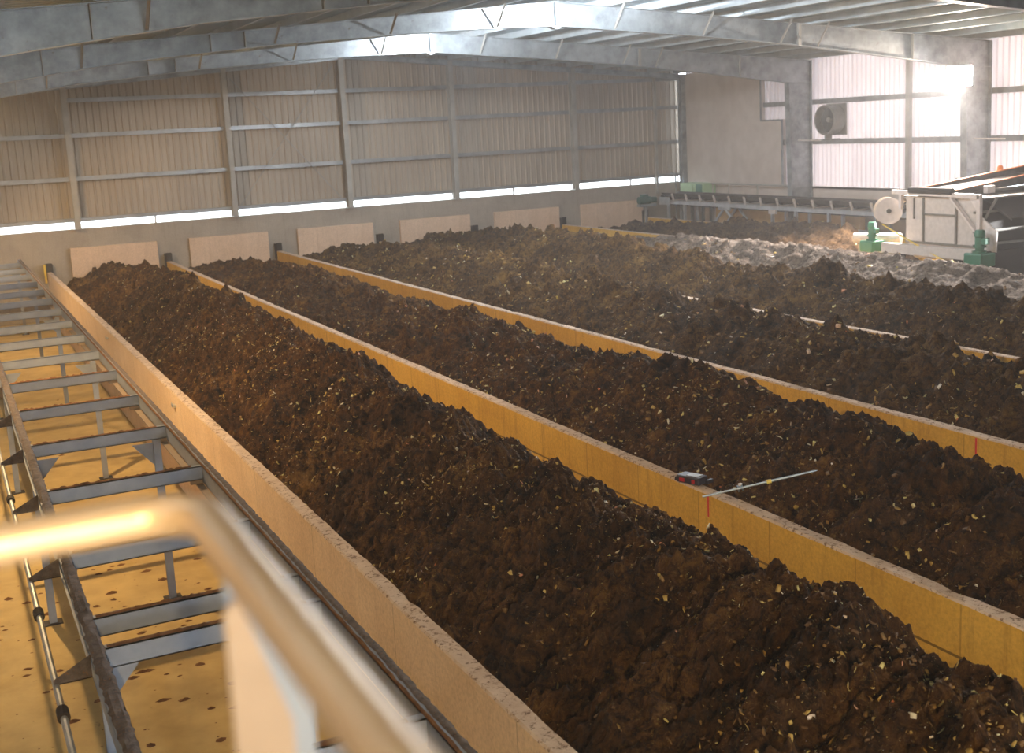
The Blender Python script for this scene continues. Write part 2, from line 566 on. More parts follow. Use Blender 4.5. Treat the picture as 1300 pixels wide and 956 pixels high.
# left wall and wall behind the camera (with an added opening for fill light)
wl = link('wall_left', None, None, (XL, 18, FL)); structure(wl)
obj('dado', MB().box(XL - .3, XL, YF, YB, FL, SILL), M['dado'], wl)
g = MB(); corrugated(g, 1, XL - .1, YF, YB, lambda t: SILL, lambda t: zr(XL) + .2, sign=1); obj('cladding', g, M['cladding'], wl)
wf = link('wall_front', None, None, (14, YF, FL)); structure(wf)
g = MB(); g.box(XL, 1.0, YF - .3, YF, FL, zr(0)); g.box(9.0, XR, YF - .3, YF, FL, zr(XR) - .1); g.box(1.0, 9.0, YF - .3, YF, 1.2, 2.0)
obj('dado', g, M['dado'], wf)
g = MB(); corrugated(g, 0, YF - .1, XL, XR, lambda t: 1.9, lambda t: zr(t) + .2, sign=1); obj('cladding', g, M['cladding'], wf)

# roof: deck on purlins
cl = link('ceiling', None, None, (RX, 18, zr(RX))); structure(cl)
for s in (-1, 1):
    xe = XL if s < 0 else XR + .35
    g = MB(); prof = []
    t = YF - .3
    while t < YB + .3:
        for dt, d in ((0, 0), (.55, 0), (.7, .04), (.85, .04)):
            prof.append((t + dt * .3, d))
        t += .3
    vs = []; fs = []
    for tt, d in prof:
        vs.append((RX, tt, zr(RX) + .2 + d)); vs.append((xe, tt, zr(xe) + .2 + d))
    for i in range(len(prof) - 1):
        fs.append((2 * i, 2 * i + 2, 2 * i + 3, 2 * i + 1))
    g.add(vs, fs)
    obj('roof_deck', g, M['deck'], cl)
    k = 0
    x = RX + s * .25
    while XL + .1 < x < XR:
        z = zr(x)
        g = MB()
        g.box(x - .006, x + .006, YF, YB, z, z + .2)
        g.box(x, x + .07 * s, YF, YB, z, z + .008); g.box(x - .07 * s, x, YF, YB, z + .19, z + .198)
        obj('purlin', g, M['purlin'], cl)
        x += s * 1.32

# ------------------------------------------------------------------ portal frames
BOT_R = [(RX, 2.475), (19.0, 2.17), (22.2, 1.89), (24.8, 1.60), (28.74, 1.12)]
BOT_L = [(RX, 2.475), (12.4, 2.42), (10.3, 2.32), (7.3, 2.13), (5.9, 2.0), (4.0, 1.82), (1.55, 1.46), (-.55, 1.12)]
BRX = [3.2, 7.4, 10.2, 13.0, 16.35, 19.1, 21.7, 23.0]
STX = [5.95, 6.72, 22.35]


def bot(x):
    tb = BOT_R if x >= RX else BOT_L
    for (a, za), (b_, zb) in zip(tb, tb[1:]):
        if min(a, b_) <= x <= max(a, b_):
            return za + (zb - za) * (x - a) / (b_ - a)
    return tb[-1][1]


def make_frame(y, label):
    root = thing('portal_frame', label, 'steel frame', (RX, y, FL), 'steel portal frames carrying the roof')
    for pts, xo, xi_top, xi_bot in ((BOT_R, XR - .05, 28.74, 28.92), (BOT_L, XL + .05, -.55, -.75)):
        s = 1 if xo > RX else -1
        top = [(xo, zr(xo) - .01), (RX, zr(RX) - .01)]
        poly = [p for p in pts] + [(xo, pts[-1][1])] + top
        g = MB()
        g.prism(poly, 1, y - .006, y + .006)
        for (a, za), (b_, zb) in zip(pts, pts[1:]):
            g.beam((a, y, za), (b_, y, zb), .24, .018)
        g.beam((RX, y, zr(RX) - .012), (xo, y, zr(xo) - .012), .24, .018)
        obj('rafter', g, M['frame'], root)
        g = MB()
        g.prism([(xi_bot, FL), (xi_top, 1.12), (xo, 1.12), (xo, FL)], 1, y - .007, y + .007)
        g.beam((xi_bot, y, FL + .03), (xi_top, y, 1.12), .26, .02, up=(1, 0, 0))
        g.beam((xo - .01 * s, y, FL + .03), (xo - .01 * s, y, zr(xo)), .26, .02, up=(1, 0, 0))
        c = obj('column', g, M['frame'], root)
        g = MB(); g.beam((xi_top, y, 1.11), (xo, y, 1.11), .22, .02)
        obj('stiffener', g, M['frame'], root)
        g = MB().box(min(xi_bot, xo) - .06, max(xi_bot, xo) + .02 * s, y - .18, y + .18, FL + .0, FL + .03)
        obj('base_plate', g, M['frame'], c)
    for x in BRX:
        g = MB()
        zb = bot(x)
        g.beam((x, y - .10, zb + .02), (x, y - .62, zr(x) + .02), .05, .006, up=(1, 0, 0))
        g.beam((x - .022, y - .10, zb + .02), (x - .022, y - .62, zr(x) + .02), .006, .05, up=(1, 0, 0))
        obj('fly_brace', g, M['column'], root)
        g = MB()
        g.beam((x, y + .10, zb + .02), (x, y + .62, zr(x) + .02), .05, .006, up=(1, 0, 0))
        obj('fly_brace', g, M['column'], root)
    for x in STX + [26.6, 2.4]:
        g = MB().box(x - .008, x + .008, y - .11, y - .006, bot(x) + .01, zr(x) - .02)
        if x == 22.35:
            g.box(x - .05, x + .05, y - .13, y - .11, bot(x) - .02, zr(x) - .02)
        obj('stiffener', g, M['column'], root)
    g = MB().box(RX - .02, RX + .02, y - .12, y + .12, bot(RX) - .04, zr(RX) - .02)
    g.prism([(RX - .16, 2.47), (RX + .16, 2.47), (RX + .05, 2.40), (RX - .05, 2.40)], 1, y - .11, y + .11)
    obj('apex_plate', g, M['steel'], root)
    return root


fr1 = make_frame(35.55, 'steel portal frame nearest the gable wall, its column beside the round fan')
fr2 = copy_tree(fr1); fr2.location = (RX, 27.18, FL)
fr2['label'] = 'middle steel portal frame whose column stands behind the glaring floodlight'
fr3 = copy_tree(fr1); fr3.location = (RX, 18.82, FL)
fr3['label'] = 'steel portal frame farthest from the gable wall, its dark rafter edged by a bright flange'

# ------------------------------------------------------------------ bay walls
wl_lab = ['concrete wall beside the rusty gantry, its outer face pale',
          'concrete wall carrying the black meter and steel probe on its top',
          'concrete wall behind the second compost pile, a red mark but no meter on it',
          'concrete wall between the third and fourth compost piles, only strips of its top showing',
          'concrete wall between the fourth brown pile and the pale grey pile, almost buried',
          'concrete wall behind the pale grey pile, its bare orange end showing at the gable',
          'concrete wall beside the long belt conveyor']
for i, x1 in enumerate(WX):
    x0 = x1 - WT
    y0 = [1.0, 1.0, 2.5, 4.0, 7.0, 22.2, 18.0][i]
    ys = np.concatenate([[y0], np.arange(y0 + .07, 43.7, .07 if i < 3 else .2), [43.72]])
    n = len(ys)
    rg = np.random.default_rng(50 + i)

    def jit(a, k):
        j = rg.normal(0, a, n); j = np.convolve(j, np.ones(k) / k, 'same') * math.sqrt(k)
        return j
    chip = np.where(rg.random(n) > .985, rg.uniform(.01, .035, n), 0); chip = np.convolve(chip, [.4, 1, 1, .4], 'same')[:n]
    prof = [(x0 + 0 * ys, FL + 0 * ys), (x0 + 0 * ys, ZT - .02 + jit(.002, 3)), (x0 + .012 + np.abs(jit(.004, 3)), ZT + jit(.003, 5)),
            (x1 - .012 - np.abs(jit(.004, 3)) - chip, ZT + jit(.003, 5)), (x1 - chip * .5, ZT - .022 - chip + jit(.002, 3)), (x1 + 0 * ys, FL + 0 * ys)]
    g = MB()
    vs = []
    for px, pz in prof:
        vs += [(px[j], ys[j], pz[j]) for j in range(n)]
    fs = []; mi = []
    for k in range(5):
        for j in range(n - 1):
            fs.append((k * n + j, k * n + j + 1, (k + 1) * n + j + 1, (k + 1) * n + j)); mi.append(1 if k in (1, 2, 3) else (2 if (i == 0 and k == 0) else 0))
    fs.append(tuple(k * n for k in range(6))[::-1]); mi.append(0)
    fs.append(tuple(k * n + n - 1 for k in range(6))); mi.append(0)
    g.add(vs, fs); g.m = mi
    t = thing('bay_wall', wl_lab[i], 'concrete wall', (x0 + WT / 2, 22, FL), 'long concrete walls between the bays', 'thing')
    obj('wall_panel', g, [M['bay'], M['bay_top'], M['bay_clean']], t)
    # black buffer on its far end
    g = MB().box(x0 - .03, x1 + .05, 43.72, 43.98, ZT - .30, ZT + .02)
    g.box(x0 + .0, x1 + .02, 43.66, 43.74, ZT + .0, ZT + .30)
    g.box(x0 - .03, x1 + .05, 43.72, 43.98, ZT + .02, ZT + .27)
    b_ = obj('buffer_block', g, M['dark'], t, bevel=.01); b_['label'] = 'black rubber buffer'
    if i == 0:
        g = MB().box(x0 - .10, x0 - .03, 43.5, 43.62, ZT - .35, ZT + .28)
        b_ = obj('buffer_post', g, M['yellow'], t); b_['label'] = 'yellow upright post'
    if i in (1, 2):
        yy = 10.42
        g = MB().box(x0 - .004, x0 + .002, yy - .012, yy + .012, ZT - (.27 if i == 1 else .29), ZT - .03)
        b_ = obj('painted_mark', g, M['red'], t); b_['label'] = 'vertical red paint mark'
    if i == 0:
        for yy, zz in ((28.3, ZT - .2), (20.0, ZT - .22)):
            g = MB().box(x0 - .05, x0 + .0, yy - .06, yy + .06, zz - .02, zz + .02)
            g.box(x0 - .05, x0 - .04, yy - .02, yy + .09, zz - .02, zz + .045)
            obj('wall_bracket', g, M['steel'], t)

# ------------------------------------------------------------------ compost piles
def hash2(ix, iy, seed):
    h = (ix.astype(np.int64) * 374761393 + iy.astype(np.int64) * 668265263 + seed * 974634777) & 0x7fffffff
    h = ((h ^ (h >> 13)) * 1274126177) & 0x7fffffff
    return ((h ^ (h >> 16)) & 0xffff) / 65535.0


def vnoise(x, y, seed):
    ix = np.floor(x); iy = np.floor(y); fx = x - ix; fy = y - iy
    fx = fx * fx * fx * (fx * (fx * 6 - 15) + 10); fy = fy * fy * fy * (fy * (fy * 6 - 15) + 10)
    a = hash2(ix, iy, seed); b = hash2(ix + 1, iy, seed); c = hash2(ix, iy + 1, seed); d = hash2(ix + 1, iy + 1, seed)
    return (a * (1 - fx) + b * fx) * (1 - fy) + (c * (1 - fx) + d * fx) * fy - .5


def fbm(x, y, seed, octs, gain=.55, ridged=False):
    s = 0; amp = 1.0
    for o in range(octs):
        c, sn = math.cos(.6 * o + .3), math.sin(.6 * o + .3)
        n = vnoise((x * c - y * sn) * 2 ** o + 17 * o, (x * sn + y * c) * 2 ** o - 9 * o, seed + o)
        if ridged: n = .5 - np.abs(n) * 2
        s = s + n * amp; amp *= gain
    return s


piles = [
    dict(i=0, xc=5.35, ref=5.4, y0=2.4, mat='compost', el=-4.42, er=-4.85, seed=3, amp=1.0, drop=.13,
         label='dark brown compost pile in the bay beside the rusty gantry, its nearest pile',
         pts=[(43.6, -4.05), (40.5, -3.74), (37.5, -3.74), (35.6, -3.38), (33, -3.28), (27.97, -3.22), (24.5, -3.28), (21.4, -3.38), (18.6, -3.36), (13.5, -3.54), (12.25, -3.58), (11.3, -3.66), (10.9, -3.66), (10.5, -3.46), (10.3, -3.44),
              (9.64, -3.53), (9.03, -3.62), (8.6, -3.6), (8.2, -3.53), (7.87, -3.47), (7.6, -3.54), (7.36, -3.54), (7.13, -3.38), (6.8, -3.44), (6.45, -3.55), (6.07, -3.47), (5.65, -3.56), (5.2, -3.6), (4.5, -3.7), (3.4, -4.0), (2.4, -4.6)]),
    dict(i=1, xc=9.35, ref=9.2, y0=3.5, mat='compost', el=-4.35, er=-4.7, seed=23, amp=1.0, drop=.12,
         label='brown compost pile directly behind the wall that carries the black meter',
         pts=[(43.6, -4.3), (42, -4.15), (41, -4.1), (38, -3.75), (34, -3.6), (30.1, -3.6), (26.5, -3.74), (23, -3.62), (20.6, -3.57), (18, -3.70), (15.6, -3.55), (14.6, -3.5), (13.6, -3.36), (13, -3.42), (12.4, -3.5), (10.84, -3.52), (10.2, -3.44), (9.6, -3.58), (9.2, -3.63), (8.55, -3.56),
              (7.95, -3.63), (6.5, -3.65), (4.5, -3.8), (3.5, -4.6)]),
    dict(i=2, xc=13.5, ref=13.5, y0=5, mat='compost_b', el=-4.35, er=-4.55, seed=41, amp=1.0,
         label='third compost pile from the gantry, crowned with pale scraps at its near end',
         pts=[(43.6, -4.2), (42.9, -4.15), (41.9, -3.95), (38.4, -3.70), (36, -3.54), (34.8, -3.5), (31, -3.42), (27, -3.44), (24, -3.48), (21.5, -3.58), (20, -3.70), (18.7, -3.60), (17.9, -3.72), (17, -3.70), (16, -3.62), (15, -3.64), (13.7, -3.62),
              (12.5, -3.70), (11.6, -3.73), (9, -3.8), (6.5, -3.8), (5, -4.6)]),
    dict(i=3, xc=17.6, ref=17.6, y0=8, mat='compost_b', el=-4.3, er=-4.5, seed=67, amp=1.1,
         label='fourth compost pile from the gantry, brown, in front of the pale grey pile',
         pts=[(43.8, -4.15), (43, -4.15), (41.9, -3.80), (40.7, -3.82), (38.3, -3.55), (36.4, -3.44), (34, -3.27), (32, -3.24), (28.7, -3.32), (26.3, -3.48), (23, -3.70), (20.7, -3.45), (19.2, -3.56), (17.4, -3.48), (15.1, -3.63), (11, -3.7), (8, -4.6)]),
    dict(i=4, xc=21.6, ref=21.6, y0=11, mat='compost_g', el=-4.45, er=-4.6, seed=89, amp=.6, exp=.82,
         label='pale grey compost pile with a brightly lit crest, in front of the turning machine',
         pts=[(43.8, -4.3), (38.6, -4.18), (36, -4.0), (33.2, -3.76), (30.5, -3.61), (26.7, -3.62), (23.8, -3.66), (22.7, -3.64), (21.9, -3.70), (21.3, -3.62), (20.6, -3.68), (20, -3.72), (19.6, -3.70), (19.2, -3.82), (18.8, -3.82), (16, -3.95), (13, -4.1), (11, -4.6)]),
    dict(i=5, xc=25.7, ref=25.7, y0=26.6, mat='compost_c', el=-4.3, er=-4.5, seed=97, amp=1.0,
         label='low brown compost pile in the farthest bay, below the long belt conveyor',
         pts=[(43.6, -4.5), (41.9, -4.24), (41, -4.1), (38.4, -3.94), (36.3, -3.84), (33.5, -3.64), (29.8, -3.6), (28, -3.8), (26.6, -4.6)]),
]


def pile_height(P, X, Y):
    ys = np.array([p[0] for p in P['pts']][::-1]); zs = np.array([p[1] for p in P['pts']][::-1])
    sc_ = P['xc'] / P['ref']
    crest = np.interp(Y, ys * sc_, zs * sc_)
    sd = P['seed']
    xc = P['xc'] + .22 * fbm(Y * .35, Y * 0 + 3.3, sd + 5, 3)
    xl = WX[P['i']]; xr = WX[P['i'] + 1] - WT
    t = np.where(X < xc, (xc - X) / (xc - xl), (X - xc) / (xr - xc))
    edge = np.where(X < xc, P['el'], P['er']) + .25 * fbm(Y * .5, X * 0 + 7.7, sd + 9, 4)
    edge = np.minimum(edge, crest - .1)
    t = np.clip(t, 0, 1)
    s = np.sqrt(t * t + .012) - math.sqrt(.012)
    s = s / (math.sqrt(1.012) - math.sqrt(.012))
    z = crest - (crest - edge) * s ** np.where(X < xc, P.get('exp', 1.05), 1.25)
    a = P['amp']
    # slumped ridges that run obliquely off the crest, lumps, clods, crumbs
    u = (X - xl) * .9 + (Y) * .8; w_ = (X - xl) * .45 - Y * .6
    z = z + a * .16 * fbm(u * .7, w_ * 2.1, sd + 20, 3)
    lump = fbm(X * 1.7, Y * 1.7, sd + 30, 3)
    z = z + a * .15 * lump
    cl = fbm(X * 5.5, Y * 5.5, sd + 40, 3, .6)
    z = z + a * .17 * np.maximum(cl + .03, -.16)
    z = z + a * .062 * fbm(X * 16, Y * 16, sd + 50, 3, .65)
    # heavier clumps towards the crest
    z = z + a * .34 * (1 - t) ** .8 * np.maximum(fbm(X * 2.9, Y * 2.9, sd + 60, 2, .5) - .04, 0)
    return z - P.get('drop', .06)


def pile_mesh(P):
    xl = WX[P['i']] + .002; xr = WX[P['i'] + 1] - WT - .002
    y0 = P['y0']; yend = 43.7
    q = .0021 if P['i'] < 2 else .0026
    ys = [y0]; base = {0: 5.5, 1: 9, 2: 14, 3: 18, 4: 22, 5: 26}[P['i']]
    while ys[-1] < yend:
        d = math.hypot(max(ys[-1], 3), base)
        ys.append(ys[-1] + q * d * (1 + .25 * (d / 30)))
    ys = np.array(ys); ys[-1] = yend
    nx = {0: 210, 1: 190, 2: 130, 3: 110, 4: 110, 5: 80}[P['i']]
    xs = np.linspace(xl, xr, nx)
    X, Y = np.meshgrid(xs, ys)
    Z = pile_height(P, X, Y)
    Z = np.minimum(Z, -3.0)
    # toes stay off the wall tops
    edge_t = np.minimum(X - xl, xr - X)
    Z = np.where(edge_t < .25, np.minimum(Z, ZT - .06 + edge_t * 1.2), Z)
    ends = np.clip((Y - y0) / 1.2, 0, 1)
    Z = FL + (Z - FL) * np.where(ends < 1, .15 + .85 * ends, 1)
    return X, Y, Z


def grid_object(name, X, Y, Z, mat, parent):
    off = wloc(parent)
    ny, nx = X.shape
    me = bpy.data.meshes.new(name)
    co = np.stack([X - off.x, Y - off.y, Z - off.z], -1).reshape(-1, 3).astype(np.float32)
    # skirt down to the floor so the pile is a solid body
    idx = np.arange(ny * nx).reshape(ny, nx)
    border = np.concatenate([idx[0, :], idx[1:, -1], idx[-1, -2::-1], idx[-2:0:-1, 0]])
    sk = co[border].copy(); sk[:, 2] = FL - off.z
    co = np.concatenate([co, sk])
    nb = len(border); sidx = np.arange(nb) + ny * nx
    q = np.stack([idx[:-1, :-1], idx[:-1, 1:], idx[1:, 1:], idx[1:, :-1]], -1).reshape(-1, 4)
    q2 = np.stack([border, sidx, np.roll(sidx, -1), np.roll(border, -1)], -1)
    q = np.concatenate([q, q2]).astype(np.int32)
    me.vertices.add(len(co)); me.vertices.foreach_set('co', co.ravel())
    me.loops.add(q.size); me.loops.foreach_set('vertex_index', q.ravel())
    me.polygons.add(len(q)); me.polygons.foreach_set('loop_start', np.arange(0, q.size, 4, dtype=np.int32))
    me.polygons.foreach_set('use_smooth', np.ones(len(q), bool))
    me.materials.append(mat)
    me.update(calc_edges=True)
    return link(name, me, parent)


def scraps_object(P, X, Y, Z, n, smin, smax, parent):
    """small flat chips and peelings lying in the surface of a pile"""
    rg = np.random.default_rng(P['seed'] + 1000)
    ny, nx = X.shape
    # sample uniformly in plan, thinned by patches
    u = rg.uniform(0, nx - 1.001, n * 3); ytar = rg.uniform(Y[0, 0] + .5, Y[-1, 0] - .2, n * 3)
    near = rg.random(n * 3) < np.clip((14.0 / np.maximum(ytar, 5)) , .12, 1)
    v = np.interp(ytar, Y[:, 0], np.arange(ny)); v = np.minimum(v, ny - 1.001)
    xs = X[0][u.astype(int)]
    patch = fbm(xs * .55, ytar * .45, P['seed'] + 77, 3)
    keep = near & (rg.random(n * 3) < np.clip(.5 + patch * 1.2, .10, 1))
    u = u[keep][:n]; v = v[keep][:n]; k = len(u)
    iu = u.astype(int); iv = v.astype(int); fu = (u - iu)[:, None]; fv = (v - iv)[:, None]
    G = np.stack([X, Y, Z], -1)
    p = (G[iv, iu] * (1 - fu) + G[iv, iu + 1] * fu) * (1 - fv) + (G[iv + 1, iu] * (1 - fu) + G[iv + 1, iu + 1] * fu) * fv
    du = G[iv, iu + 1] - G[iv, iu]; dv = G[iv + 1, iu] - G[iv, iu]
    nrm = np.cross(du, dv); nrm /= np.linalg.norm(nrm, axis=1)[:, None]
    nrm = nrm + rg.normal(0, .45, nrm.shape); nrm /= np.linalg.norm(nrm, axis=1)[:, None]
    t = rg.normal(0, 1, nrm.shape); t -= nrm * (t * nrm).sum(1)[:, None]; t /= np.linalg.norm(t, axis=1)[:, None]
    b = np.cross(nrm, t)
    size = smin + (smax - smin) * rg.random(k) ** 5
    asp = rg.uniform(.18, .8, k)
    thick = size * rg.uniform(.06, .2, k) + .001
    p = p + nrm * (thick * .3)[:, None]
    L = (t * size[:, None]); W = b * (size * asp)[:, None]; H = nrm * thick[:, None]
    taper = rg.uniform(.4, 1, k)[:, None]
    bend = H * rg.uniform(-1.5, 2.5, k)[:, None]
    V = np.stack([p - L - W * taper + bend, p + L - W + bend, p + L + W * taper + bend, p - L + W + bend,
                  p - W * 1.1, p + W * 1.1,
                  p - L - W * taper + bend + H, p + L - W + bend + H, p + L + W * taper + bend + H, p - L + W + bend + H, p - W * 1.1 + H, p + W * 1.1 + H], 1)
    F = np.array([(0, 3, 5, 4), (4, 5, 2, 1), (6, 10, 11, 9), (10, 7, 8, 11), (0, 4, 10, 6), (4, 1, 7, 10), (1, 2, 8, 7), (2, 5, 11, 8), (5, 3, 9, 11), (3, 0, 6, 9)])
    off = np.array(wloc(parent))
    co = (V.reshape(-1, 3) - off).astype(np.float32)
    q = (F[None] + (np.arange(k) * 12)[:, None, None]).reshape(-1, 4).astype(np.int32)
    me = bpy.data.meshes.new('plant_scraps')
    me.vertices.add(len(co)); me.vertices.foreach_set('co', co.ravel())
    me.loops.add(q.size); me.loops.foreach_set('vertex_index', q.ravel())
    me.polygons.add(len(q)); me.polygons.foreach_set('loop_start', np.arange(0, q.size, 4, dtype=np.int32))
    tint = rg.random(k) ** P.get('tp', 2.1)
    at = me.attributes.new('tint', 'FLOAT', 'POINT'); at.data.foreach_set('value', np.repeat(tint, 12).astype(np.float32))
    me.materials.append(M['scraps'])
    me.update(calc_edges=True)
    o = link('plant_scraps', me, parent); o['kind'] = 'stuff'
    o['label'] = 'yellow and pale scraps of plant waste'
    return o


for P in piles:
    X, Y, Z = pile_mesh(P)
    t = thing('compost_pile', P['label'], 'compost pile', (P['xc'], 22, FL), 'compost piles lying in the bays')
    grid_object('heap', X, Y, Z, M[P['mat']], t)
    n, a, b_ = {0: (46000, .003, .032), 1: (26000, .004, .040), 2: (14000, .006, .055), 3: (6000, .010, .05), 4: (1500, .02, .08), 5: (600, .02, .06)}[P['i']]
    scraps_object(P, X, Y, Z, n, a, b_, t)

# ------------------------------------------------------------------ meter and probe on the second wall
zt = ZT + .004
t = thing('meter', 'small black hand-held meter with red sides lying on the bay wall top', 'meter', (7.37, 10.86, zt))
ang = math.radians(20)


def rotated(mb, c, a):
    ca, sa = math.cos(a), math.sin(a)
    mb.v = [(c[0] + (x - c[0]) * ca - (y - c[1]) * sa, c[1] + (x - c[0]) * sa + (y - c[1]) * ca, z) for x, y, z in mb.v]
    return mb


c = (7.37, 10.86)
obj('body', rotated(MB().prism([(7.28, 10.70), (7.46, 10.70), (7.46, 11.02), (7.28, 11.02)], 2, zt, zt + .085), c, ang), M['meter'], t, bevel=.015)
obj('display', rotated(MB().box(7.31, 7.43, 10.75, 10.90, zt + .0855, zt + .092), c, ang), M['display'], t)
for ya, yb in ((10.90, 10.97), (10.76, 10.80)):
    obj('trim_strip', rotated(MB().box(7.272, 7.279, ya, yb, zt + .02, zt + .06), c, ang), M['red_dark'], t)
obj('strap', rotated(MB().box(7.30, 7.44, 11.02, 11.05, zt + .01, zt + .05), c, ang), M['meter'], t)
obj('plug', rotated(MB().box(7.40, 7.50, 10.66, 10.70, zt + .002, zt + .04), c, ang), M['meter'], t)
t = thing('probe', 'long thin polished steel probe lying across the bay wall beside the meter', 'probe', (7.6, 10.3, ZT))
p0 = Vector((7.12, 10.30, -4.058)); p1 = Vector((8.2, 9.693, -3.799))
obj('shaft', MB().tube([p0, p0.lerp(p1, .55)], .011, 10), M['chrome'], t, smooth=True)
obj('tip', MB().tube([p0.lerp(p1, .55), p0.lerp(p1, .97), p1], [.014, .012, .003], 10), M['chrome'], t, smooth=True)
cpos = p0.lerp(p1, .33)
dd = (p1 - p0).normalized()
obj('collar', MB().lathe(cpos - dd * .03, dd, [(0, .011), (0, .036), (.018, .036), (.018, .02), (.045, .02), (.045, .036), (.06, .036), (.06, .011)], 20), M['chrome'], t, smooth=True)
obj('clip', MB().box(cpos.x - .02, cpos.x + .02, cpos.y - .012, cpos.y + .012, cpos.z + .03, cpos.z + .055), M['white'], t)
cp = p0.lerp(p1, .58)
obj('handle_knob', MB().lathe(cp - dd * .025, dd, [(0, .01), (0, .024), (.05, .024), (.05, .01)], 14), M['yellow'], t, smooth=True)

# ------------------------------------------------------------------ gantry (steel track frame) beside the first wall
g0, g1 = .70, 2.30           # inner faces of the two side beams
ztp = -3.5
gt = thing('track_gantry', 'long ladder-like steel gantry with rusty dirt on its side beams, beside the first bay wall', 'steel gantry', (1.5, 22, FL))
YG0, YG1 = 4.0, 43.0


def channel(x, s, w=.09, h=.19):
    """C section side beam with its back at x, flanges towards s"""
    g = MB()
    g.box(min(x, x + .012 * s), max(x, x + .012 * s), YG0, YG1, ztp - h, ztp)
    for z in (ztp - h, ztp - .012):
        g.box(min(x, x + w * s), max(x, x + w * s), YG0, YG1, z, z + .012)
    return g


obj('side_beam', channel(g1, 1), M['paint'], gt)
obj('side_beam', channel(g0, -1, .10), M['paint'], gt)


def dirt_strip(x0, x1, z, h, name, mat, seed, step=.06, lab=None):
    rg = np.random.default_rng(seed)
    ys = np.arange(YG0, YG1, step); n = len(ys)
    cols = 5
    g = MB(); vs = []
    for k in range(cols):
        f = k / (cols - 1)
        for y in ys:
            e = 0 if k in (0, cols - 1) else h * (.35 + .9 * rg.random())
            xx = x0 + (x1 - x0) * f + (rg.normal(0, (x1 - x0) * .06) if k in (0, cols - 1) else 0)
            vs.append((xx, y, z + e))
    fs = [(k * n + j, (k + 1) * n + j, (k + 1) * n + j + 1, k * n + j + 1) for k in range(cols - 1) for j in range(n - 1)]
    g.add(vs, fs)
    o = obj(name, g, mat, gt, smooth=True)
    o['kind'] = 'stuff'
    if lab: o['label'] = lab
    return o


dirt_strip(g1 + .0, g1 + .028, ztp + .001, .018, 'rusty_dirt', M['rust'], 1, lab='rusty brown dirt')
dirt_strip(g1 + .045, g1 + .105, ztp + .001, .012, 'greasy_dirt', M['grime'], 2, lab='dark greasy dirt')
dirt_strip(g0 - .10, g0 - .0, ztp + .001, .022, 'greasy_dirt', M['grime'], 3, lab='dark greasy dirt')
# ledger angle along the foot of the right beam, browner than the beam
obj('ledger', MB().box(g1 - .075, g1 - .001, YG0, YG1, ztp - .215, ztp - .2), M['tin'], gt)
bars = [6.3, 8.46, 9.08] + [10.74 + 2.21 * k for k in range(15)]
for k, y in enumerate(bars):
    g = MB()
    hh = .155
    g.box(g0, g1, y, y + .008, ztp - hh, ztp)
    g.box(g0, g1, y, y + .075, ztp - .01, ztp); g.box(g0, g1, y, y + .075, ztp - hh, ztp - hh + .01)
    cb = obj('cross_bar', g, M['paint'], gt)
    rg = np.random.default_rng(200 + k)
    if k < 8:
        xs = np.arange(g0 + .02, g1 - .1, .03); n = len(xs)
        vs = []
        for f in (0, 1, 2):
            for x in xs:
                vs.append((x, y + [.004, .03, .07][f] + rg.normal(0, .004), ztp + (.002 if f != 1 else .006 + .022 * rg.random() ** 1.5)))
        fs = [(a * n + j, a * n + j + 1, (a + 1) * n + j + 1, (a + 1) * n + j) for a in (0, 1) for j in range(n - 1)]
        o = obj('rusty_dirt', MB().add(vs, fs), M['rust'], cb, smooth=True); o['kind'] = 'stuff'
    # small cleat where the bar meets the right beam
    obj('cleat', MB().box(g1 - .13, g1 - .0, y + .008, y + .07, ztp - .20, ztp - hh), M['tin'], cb)
    # outboard bracket that carries the conduit
    if k != 2:
        g = MB().prism([(g0 - .10, ztp - .19), (g0 - .10, ztp - .02), (g0 - .36, ztp - .15), (g0 - .36, ztp - .19)], 1, y, y + .008)
        g.prism([(g0 - .10, ztp - .19), (g0 - .10, ztp - .182), (g0 - .36, ztp - .182), (g0 - .36, ztp - .19)], 1, y, y + .06)
        obj('bracket', g, M['grime'], gt)
# conduit with couplings
g = MB().tube([(g0 - .345, YG0, ztp - .2), (g0 - .345, YG1, ztp - .2)], .024, 10)
obj('conduit', g, M['steel'], gt, smooth=True)
for y in (8.0, 9.95, 13.6, 20.0, 26.5):
    obj('coupling', MB().tube([(g0 - .345, y - .07, ztp - .2), (g0 - .345, y + .07, ztp - .2)], .042, 12), M['dark'], gt)
# posts in pairs, with gussets at the head and a strut between the feet
for k, y in enumerate((8.7, 15.2, 21.7, 28.2, 34.7, 41.2)):
    for x in (.70, 2.17):
        g = MB()
        g.box(x - .045, x + .045, y - .045, y - .035, FL, ztp - .16); g.box(x - .045, x + .045, y + .035, y + .045, FL, ztp - .16)
        g.box(x - .006, x + .006, y - .035, y + .035, FL, ztp - .16)
        po = obj('post', g, M['paint'], gt)
        obj('foot_plate', MB().box(x - .11, x + .11, y - .09, y + .09, FL, FL + .015), M['dark'], po)
        s = -1 if x > 1 else 1
        g = MB().prism([(x + s * .045, ztp - .2), (x + s * .30, ztp - .2), (x + s * .045, ztp - .5)], 1, y - .006, y + .006)
        obj('gusset', g, M['paint'], po)

